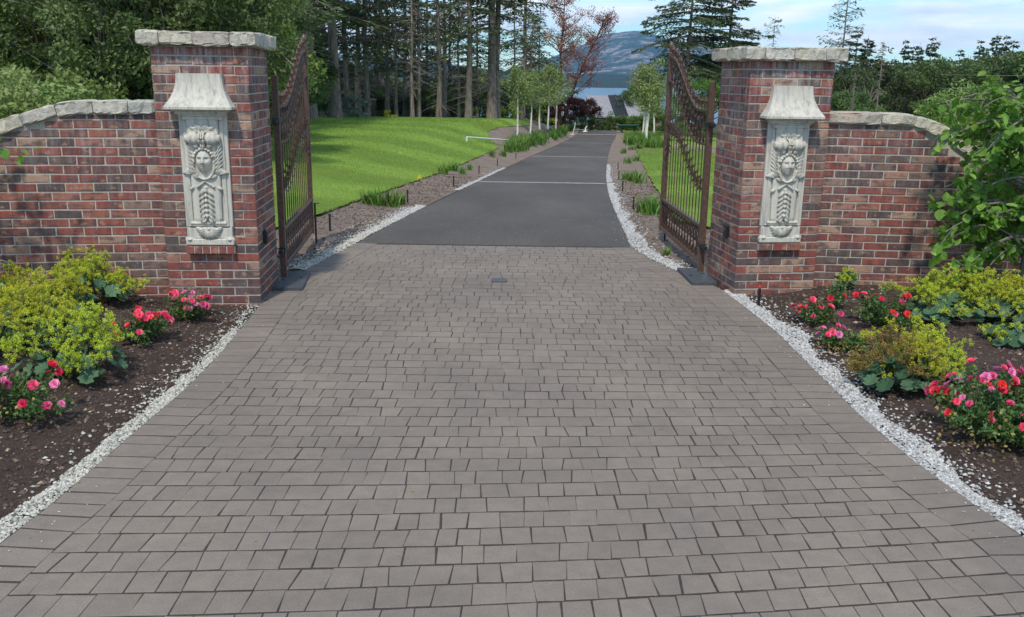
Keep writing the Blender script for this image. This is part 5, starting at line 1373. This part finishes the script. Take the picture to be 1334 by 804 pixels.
# right side, behind the wall
mix = bush_proto('mixed_tree', 'tree', 'olive scrub trees behind the right wall', 'lf_fir2', 'twig', 254, 2.2, 4.6, 40, 12000, .15, zlo=.05, twigs=200)
dkt = bush_proto('mixed_tree', 'tree', 'dark scrub trees behind the right wall', 'lf_dark', 'bark_dark', 255, 2.3, 4.4, 40, 12000, .16, zlo=.05, twigs=40)
for (px, Y, pr, s, lb_) in ((1100, 62, mix, 1.12, 'olive scrubby tree hard against the right side of the right pillar'), (1128, 66, mix, 1.3, 'olive scrubby tree above the level part of the right coping'), (1112, 58, dkt, .8, 'dark low tree above the level part of the right coping'),
        (1180, 70, dkt, 1.35, 'dark blue-green tree above the bend of the right coping'), (1205, 74, dkt, 1.4, 'dark tree left of the small pale conifer'), (1235, 76, dkt, 1.5, 'dark tree behind the small pale conifer'), (1262, 72, dkt, 1.4, 'dark tree right of the small pale conifer'), (1290, 76, dkt, 1.55, 'dark tree above the leafy garden tree'), (1325, 74, dkt, 1.6, 'dark tree in the upper right behind the leafy garden tree'), (1155, 72, mix, 1.3, 'olive scrubby tree above the middle of the right coping'), (1360, 70, dkt, 1.6, 'dark tree cut by the right edge of the photo')):
    place(pr, px, 150, Y, s, label=lb_)
gy = conifer_proto('dead_conifer', 'grey bare-branched conifer above the bend of the right coping', 'tree', None, 262, 6.5, .08, 6.0, .5, 2, dens=.3, dead_n=170, droop=.3, dead_lo=.5, dead_hi=6.3)
place(gy, 1141, 150, 58, 1.0); place(gy, 1110, 150, 56, .72, label='grey twiggy conifer close to the right side of the right pillar')
pc = conifer_proto('small_conifer', 'small pale green conifer just above the bend of the right coping', 'tree', None, 261, 2.6, .06, .2, .85, 16, dens=2.0, dead_n=0, droop=.1, spray=.2, needle='lf_bramble')
place(pc, 1215, 150, 24, 1.0, dz=-.35)
yb = bush_proto('garden_shrub', 'shrub', None, 'lf_bramble', 'stem', 256, 1.15, 2.2, 34, 11000, .085, 'yellow-green feathery shrub behind the wall and the leafy garden tree', zlo=.1, twigs=60, trunk_r=.03, elong=.25)
place(yb, 1262, 150, 17, .98); place(yb, 1310, 150, 16, .8, label='yellow-green shrub almost hidden behind the leafy garden tree')
# box seen through the gate
p = hit(886, 172.5); root = empty('storage_box', p, 0, 'white box standing on the grass, seen through the right gate', 'box')
q = MB(); q.bbox((-.42, -.3, 0), (.42, .3, .44), .03); q.build('body', 'white', root)
q = MB(); q.bbox((-.45, -.33, .44), (.45, .33, .52), .02); q.build('lid', 'white', root)

# ------------------------------------------------------------------ house below the driveway
b = NB('grey_shingle'); co = b.co(); v = b.scl(co, (1, 1, 1)); br_ = b.n('ShaderNodeTexBrick', Scale=2.2); br_.inputs['Color1'].default_value = (.24, .235, .25, 1); br_.inputs['Color2'].default_value = (.30, .295, .31, 1); br_.inputs['Mortar'].default_value = (.24, .23, .24, 1)
br_.inputs['Mortar Size'].default_value = .015; b.l(v, br_.inputs['Vector']); c = b.mix(.7, br_.outputs['Color'], b.ramp(b.noise(3, 5, .7, co), [(.3, .75), (.7, 1.2)]), 'MULTIPLY'); M['shingle'] = b.done(b.pbr(c, .8))
b = NB('brown_wall'); n = b.noise(5, 4, .6, b.scl(b.co(), (1, 1, 6))); M['brownwall'] = b.done(b.pbr(b.ramp(n, [(.3, (.17, .12, .10)), (.7, (.27, .20, .17))]), .85))
b = NB('dark_glass'); M['glass'] = b.done(b.pbr((.02, .025, .03), .12, spec=.6))
HY = 101.0; pr_ = at(766, 126, HY + 3.2); pe = at(770, 152, HY); x1 = at(868, 152, HY)[0]
hx, zr, ze = pe[0] - .3, pr_[2], pe[2]; W = x1 - hx - .5; zg = float(T(hx + 4, HY)) - .6
root = empty('house', (hx, HY, zg), 0, 'house below the driveway with grey roof crossed by a dark slatted band', 'house')
RZ, EZ = zr - zg, ze - zg; D2 = 3.2
q = MB(); q.box((.5, .5, 0), (W - .1, 2 * D2 - .5, EZ - .02)); q.build('wall', 'brownwall', root)
def roof_slab(name, x0, x1, xr0, xr1, side):
    q = MB(); y0, y1 = (0, D2) if side < 0 else (2 * D2, D2); t = .14
    P = [[x0, y0, EZ - .1], [x1, y0, EZ - .1], [xr1, y1, RZ], [xr0, y1, RZ]]; v = P + [[a, b_, c + t] for a, b_, c in P]
    q.add(v, [[3, 2, 1, 0], [4, 5, 6, 7], [0, 1, 5, 4], [1, 2, 6, 5], [2, 3, 7, 6], [3, 0, 4, 7]]); return q.build(name, 'shingle', root)
xb0, xb1 = 2.45, 3.85
rf = roof_slab('roof', 0, W, .0, W * .62, -1); roof_slab('roof', 0, W, .0, W * .62, 1)
sk = (W * .62 - 0) * 0
for i in range(5):
    xa = xb0 + i * .28; q = MB(); dx = -.0; n_ = 2
    sl_ = lambda t, x: [x + (-.55) * t, t * D2, EZ - .1 + (RZ - EZ + .1) * t + .15]
    v = [sl_(0, xa + .55), sl_(0, xa + .72), sl_(1, xa + .72), sl_(1, xa + .55)]; v2 = [[a, b_, c + .08] for a, b_, c in v]
    q.add(v + v2, [[4, 5, 6, 7], [0, 1, 5, 4], [1, 2, 6, 5], [2, 3, 7, 6], [3, 0, 4, 7]]); q.build('roof_slat', 'black', root)
q = MB(); v = [sl_(0, xb0 + .45), sl_(0, xb1 + .55), sl_(1, xb1 + .55), sl_(1, xb0 + .45)]; v2 = [[a, b_, c + .03] for a, b_, c in v]
q.add(v + v2, [[4, 5, 6, 7], [0, 1, 5, 4], [1, 2, 6, 5], [2, 3, 7, 6], [3, 0, 4, 7]]); q.build('skylight_band', 'glass', root)
for x in (.9, 2.0):
    w_ = MB(); w_.bbox((x, .44, EZ - 1.0), (x + .7, .52, EZ - .3), .02); wo_ = w_.build('window', 'white', root)
    g = MB(); g.box((x + .07, .425, EZ - .93), (x + .63, .45, EZ - .37)); g.build('pane', 'glass', wo_)
# second gabled wing at the right
pg = at(854, 141, HY - 2); q = MB(); gx0, gx1 = at(838, 152, HY - 2)[0] - hx, at(871, 150, HY - 2)[0] - hx; gm = pg[0] - hx; gz = pg[2] - zg
for (xa, xb_) in ((gx0, gm), (gx1, gm)):
    v = [[xa, -1.9, EZ + .1], [xb_, -1.9, gz], [xb_, 2.0, gz], [xa, 2.0, EZ + .1]]; q.add(v + [[a, b_, c + .14] for a, b_, c in v], [[0, 1, 2, 3], [7, 6, 5, 4], [0, 4, 5, 1], [1, 5, 6, 2], [2, 6, 7, 3], [3, 7, 4, 0]])
q.build('wing_roof', 'shingle', root)
q = MB(); q.box((gx0 + .3, -1.6, 0), (gx1 - .3, .48, EZ + .08)); q.build('wing_wall', 'brownwall', root)
q = MB(); v = [[gx0 + .3, -1.6, EZ + .08], [gx1 - .3, -1.6, EZ + .08], [gm, -1.6, gz - .05]]; q.add(v, [[0, 1, 2]]); q.build('gable', 'brownwall', root)
# white house among the trunks
pw = at(575, 150, 118); zg2 = float(T(pw[0], 118)) - .5; root = empty('house', (pw[0], 118, zg2), 0, 'white house glimpsed between the fir trunks beyond the lawn', 'house')
q = MB(); q.box((-4.2, 0, 0), (4.2, 5, 4.2)); q.build('wall', 'white', root)
q = MB(); v = [[-4.6, -.5, 4.1], [4.6, -.5, 4.1], [4.6, 2.5, 5.6], [-4.6, 2.5, 5.6], [-4.6, 5.5, 4.1], [4.6, 5.5, 4.1]]; v = v + [[a, b_, c + .15] for a, b_, c in v]
q.add(v, [[0, 1, 2, 3], [3, 2, 5, 4], [6, 9, 8, 7], [9, 10, 11, 8], [0, 6, 7, 1], [4, 5, 11, 10], [0, 3, 9, 6], [3, 4, 10, 9], [1, 7, 8, 2], [2, 8, 11, 5]]); q.build('roof', 'shingle', root)
for x in (-3.4, -1.6, .6, 2.6):
    w_ = MB(); w_.bbox((x, -.06, 2.2), (x + .9, .02, 3.4), .03); wo_ = w_.build('window', 'white', root); g = MB(); g.box((x + .08, -.08, 2.28), (x + .82, -.05, 3.32)); g.build('pane', 'glass', wo_)
# ------------------------------------------------------------------ far shore, mountain
def ridge(name, mat, y0, y1, x0, x1, nx, ny, prof, rough, seed, base):
    xs = np.linspace(x0, x1, nx); ts = np.linspace(0, 1, ny); X, Tt = np.meshgrid(xs, ts)
    Y = y0 + (y1 - y0) * Tt
    env = np.sin(np.clip(Tt * 1.15, 0, 1) * PI / 2) ** 1.2 * np.where(Tt > .87, 1 - (Tt - .87) * 3, 1)
    Hh = prof(X) * env; rg = np.zeros_like(X)
    for k, (f, a) in enumerate(((1, 1), (2.1, .5), (4.3, .27), (9, .14), (19, .07), (37, .035))):
        rg += a * np.abs(vnoise(X * f / rough, Y * f / rough * .8, seed + k))
    Hh = Hh * (1 - .22 * rg * np.clip(Tt * 3, 0, 1)) + base
    mb = MB(); mb.grid(np.stack([X, Y, Hh], -1)); o = mb.build(name, mat, smooth=True); return tag(o, kind='structure')
b = NB('far_forest'); co = b.co(); n = b.noise(.045, 6, .75, co); M['farwood'] = b.done(b.pbr(b.ramp(n, [(.35, (.012, .022, .012)), (.65, (.035, .055, .025))]), .95, b.bump(n, 1.0, 12)))
b = NB('mountain'); co = b.co(); n = b.noise(.0042, 8, .68, co, .6); n2 = b.noise(.02, 6, .75, b.scl(co, (1, 1, 1.8)))
g = b.ramp(n2, [(.35, (.02, .038, .018)), (.7, (.05, .075, .035))]); rk = b.ramp(n2, [(.35, (.22, .17, .15)), (.65, (.58, .48, .44))])
sx = b.n('ShaderNodeSeparateXYZ'); b.l(co, sx.inputs[0]); f = b.math('ADD', n, b.math('MULTIPLY', n2, .55))
M['mountain'] = b.done(b.pbr(b.mix(b.ramp(f, [(.78, 0), (.88, .9)]), g, rk), .95, b.bump(n2, 1.0, 40)))
px2x = lambda px, Y: at(px, 100, Y)[0]
def prof_pts(pts, Y, base):
    P = np.array([[at(a, b_, Y)[0], at(a, b_, Y)[2] - base] for a, b_ in pts]); return lambda X: np.interp(X, P[:, 0], P[:, 1])
ridge('far_shore', 'farwood', 2330, 3100, -2600, 2600, 700, 24, prof_pts([(-400, 80), (500, 88), (640, 90), (700, 92), (760, 94), (800, 95), (840, 97), (900, 96), (1000, 92), (1800, 84)], 2950, -25), 90, 31, -26)
ridge('mountain', 'mountain', 4200, 6400, -5200, 5200, 900, 120, prof_pts([(-400, 70), (300, 62), (480, 70), (600, 84), (660, 92), (720, 72), (752, 58), (775, 47), (790, 40), (815, 38), (838, 38), (858, 47), (900, 54), (960, 66), (1040, 80), (1150, 86), (1800, 80)], 6100, -26), 950, 33, -28)
q = MB()
for i, (z, x0) in enumerate(((5.6, 18), (4.2, 18))):
    q = MB(); t = np.linspace(0, 1, 20)
    pa, pb_ = at(1225, 97 + i * 18, 60), at(1500, 88 + i * 22, 60); pts = pa[None] * (1 - t[:, None]) + pb_[None] * t[:, None]; pts[:, 2] -= .25 * np.sin(t * PI)
    q.tube(pts, .012, 4); tag(q.build('overhead_cable', 'twig'), ['upper', 'lower'][i] + ' thin overhead cable crossing before the dark trees, upper right', 'cable')

# air: one closed box of even haze
q = MB(); q.box((-5600, -330, -120), (5600, 6900, 330)); b = NB('haze_air'); pv = b.n('ShaderNodeVolumePrincipled'); pv.inputs['Color'].default_value = (.30, .64, 1.0, 1); pv.inputs['Density'].default_value = .00009; pv.inputs['Anisotropy'].default_value = .25
b.l(pv.outputs[0], b.out.inputs['Volume']); M['haze'] = b.m
tag(q.build('haze', 'haze'), 'thin pale haze that turns the far mountain blue', 'haze', kind='stuff')

# ------------------------------------------------------------------ camera, light, sky
cam = bpy.data.cameras.new('camera'); co_ = bpy.data.objects.new('camera', cam); COL.objects.link(co_)
cam.sensor_width = 36; cam.lens = FPX / 1334 * 36; cam.clip_start = .05; cam.clip_end = 30000
from mathutils import Matrix
mw = Matrix(((RR[0], UU[0], -F[0], 0), (RR[1], UU[1], -F[1], 0), (RR[2], UU[2], -F[2], CAMH), (0, 0, 0, 1)))
co_.matrix_world = mw; SC.camera = co_

SUN_AZ, SUN_EL = math.radians(191), math.radians(56)   # azimuth clockwise from +y
sd = Vector((math.sin(SUN_AZ) * math.cos(SUN_EL), math.cos(SUN_AZ) * math.cos(SUN_EL), math.sin(SUN_EL)))
sl = bpy.data.lights.new('sun', 'SUN'); sl.energy = 2.3; sl.angle = math.radians(3.5); sl.color = (1, .93, .82)
so = bpy.data.objects.new('sun', sl); COL.objects.link(so); so.rotation_euler = sd.to_track_quat('Z', 'Y').to_euler()
so.location = (0, 0, 50)

w = bpy.data.worlds.new('World'); SC.world = w; w.use_nodes = True; nt = w.node_tree; nt.nodes.clear()
def wn(t, **k):
    nd = nt.nodes.new(t)
    for a, v in k.items():
        if a[0] == '_': setattr(nd, a[1:], v)
        else: nd.inputs[a].default_value = v
    return nd
sky = wn('ShaderNodeTexSky', _sky_type='NISHITA'); sky.sun_disc = False; sky.sun_elevation = SUN_EL; sky.sun_rotation = SUN_AZ
sky.altitude = 30; sky.air_density = 1.0; sky.dust_density = .1; sky.ozone_density = 1.5
tc = wn('ShaderNodeTexCoord'); mp = wn('ShaderNodeMapping'); mp.inputs['Scale'].default_value = (2.2, 2.2, 15); mp.inputs['Location'].default_value = (3.2, 1.1, .35)
nt.links.new(tc.outputs['Generated'], mp.inputs['Vector'])
nz = wn('ShaderNodeTexNoise', Scale=1.25, Detail=7, Roughness=.55, Distortion=.35); nt.links.new(mp.outputs[0], nz.inputs['Vector'])
cr = wn('ShaderNodeValToRGB'); cr.color_ramp.elements[0].position = .48; cr.color_ramp.elements[1].position = .60; nt.links.new(nz.outputs['Fac'], cr.inputs['Fac'])
nz2 = wn('ShaderNodeTexNoise', Scale=2.4, Detail=6, Roughness=.6); nt.links.new(mp.outputs[0], nz2.inputs['Vector'])
cc = wn('ShaderNodeValToRGB'); e = cc.color_ramp.elements
e[0].position = .35; e[0].color = (4.4, 5.5, 6.8, 1); e[1].position = .62; e[1].color = (7.6, 8.0, 8.3, 1); nt.links.new(nz2.outputs['Fac'], cc.inputs['Fac'])
mx = wn('ShaderNodeMix', _data_type='RGBA'); nt.links.new(cr.outputs['Color'], mx.inputs[0])
tn = wn('ShaderNodeMix', _data_type='RGBA', _blend_type='MULTIPLY'); tn.inputs[0].default_value = 1; tn.inputs[7].default_value = (.62, .88, 1.04, 1)
nt.links.new(sky.outputs[0], tn.inputs[6]); nt.links.new(tn.outputs[2], mx.inputs[6]); nt.links.new(cc.outputs['Color'], mx.inputs[7])
bg = wn('ShaderNodeBackground', Strength=.125); nt.links.new(mx.outputs[2], bg.inputs['Color'])
wo = wn('ShaderNodeOutputWorld'); nt.links.new(bg.outputs[0], wo.inputs['Surface'])
vs = SC.view_settings; vs.view_transform = 'Standard'; vs.look = 'None'; vs.gamma = 1; vs.exposure = 0.48; vs.use_curve_mapping = False
SC.render.engine = 'CYCLES'; SC.cycles.use_denoising = True
SC.cycles.max_bounces = 6; SC.cycles.transparent_max_bounces = 4; SC.cycles.volume_bounces = 0
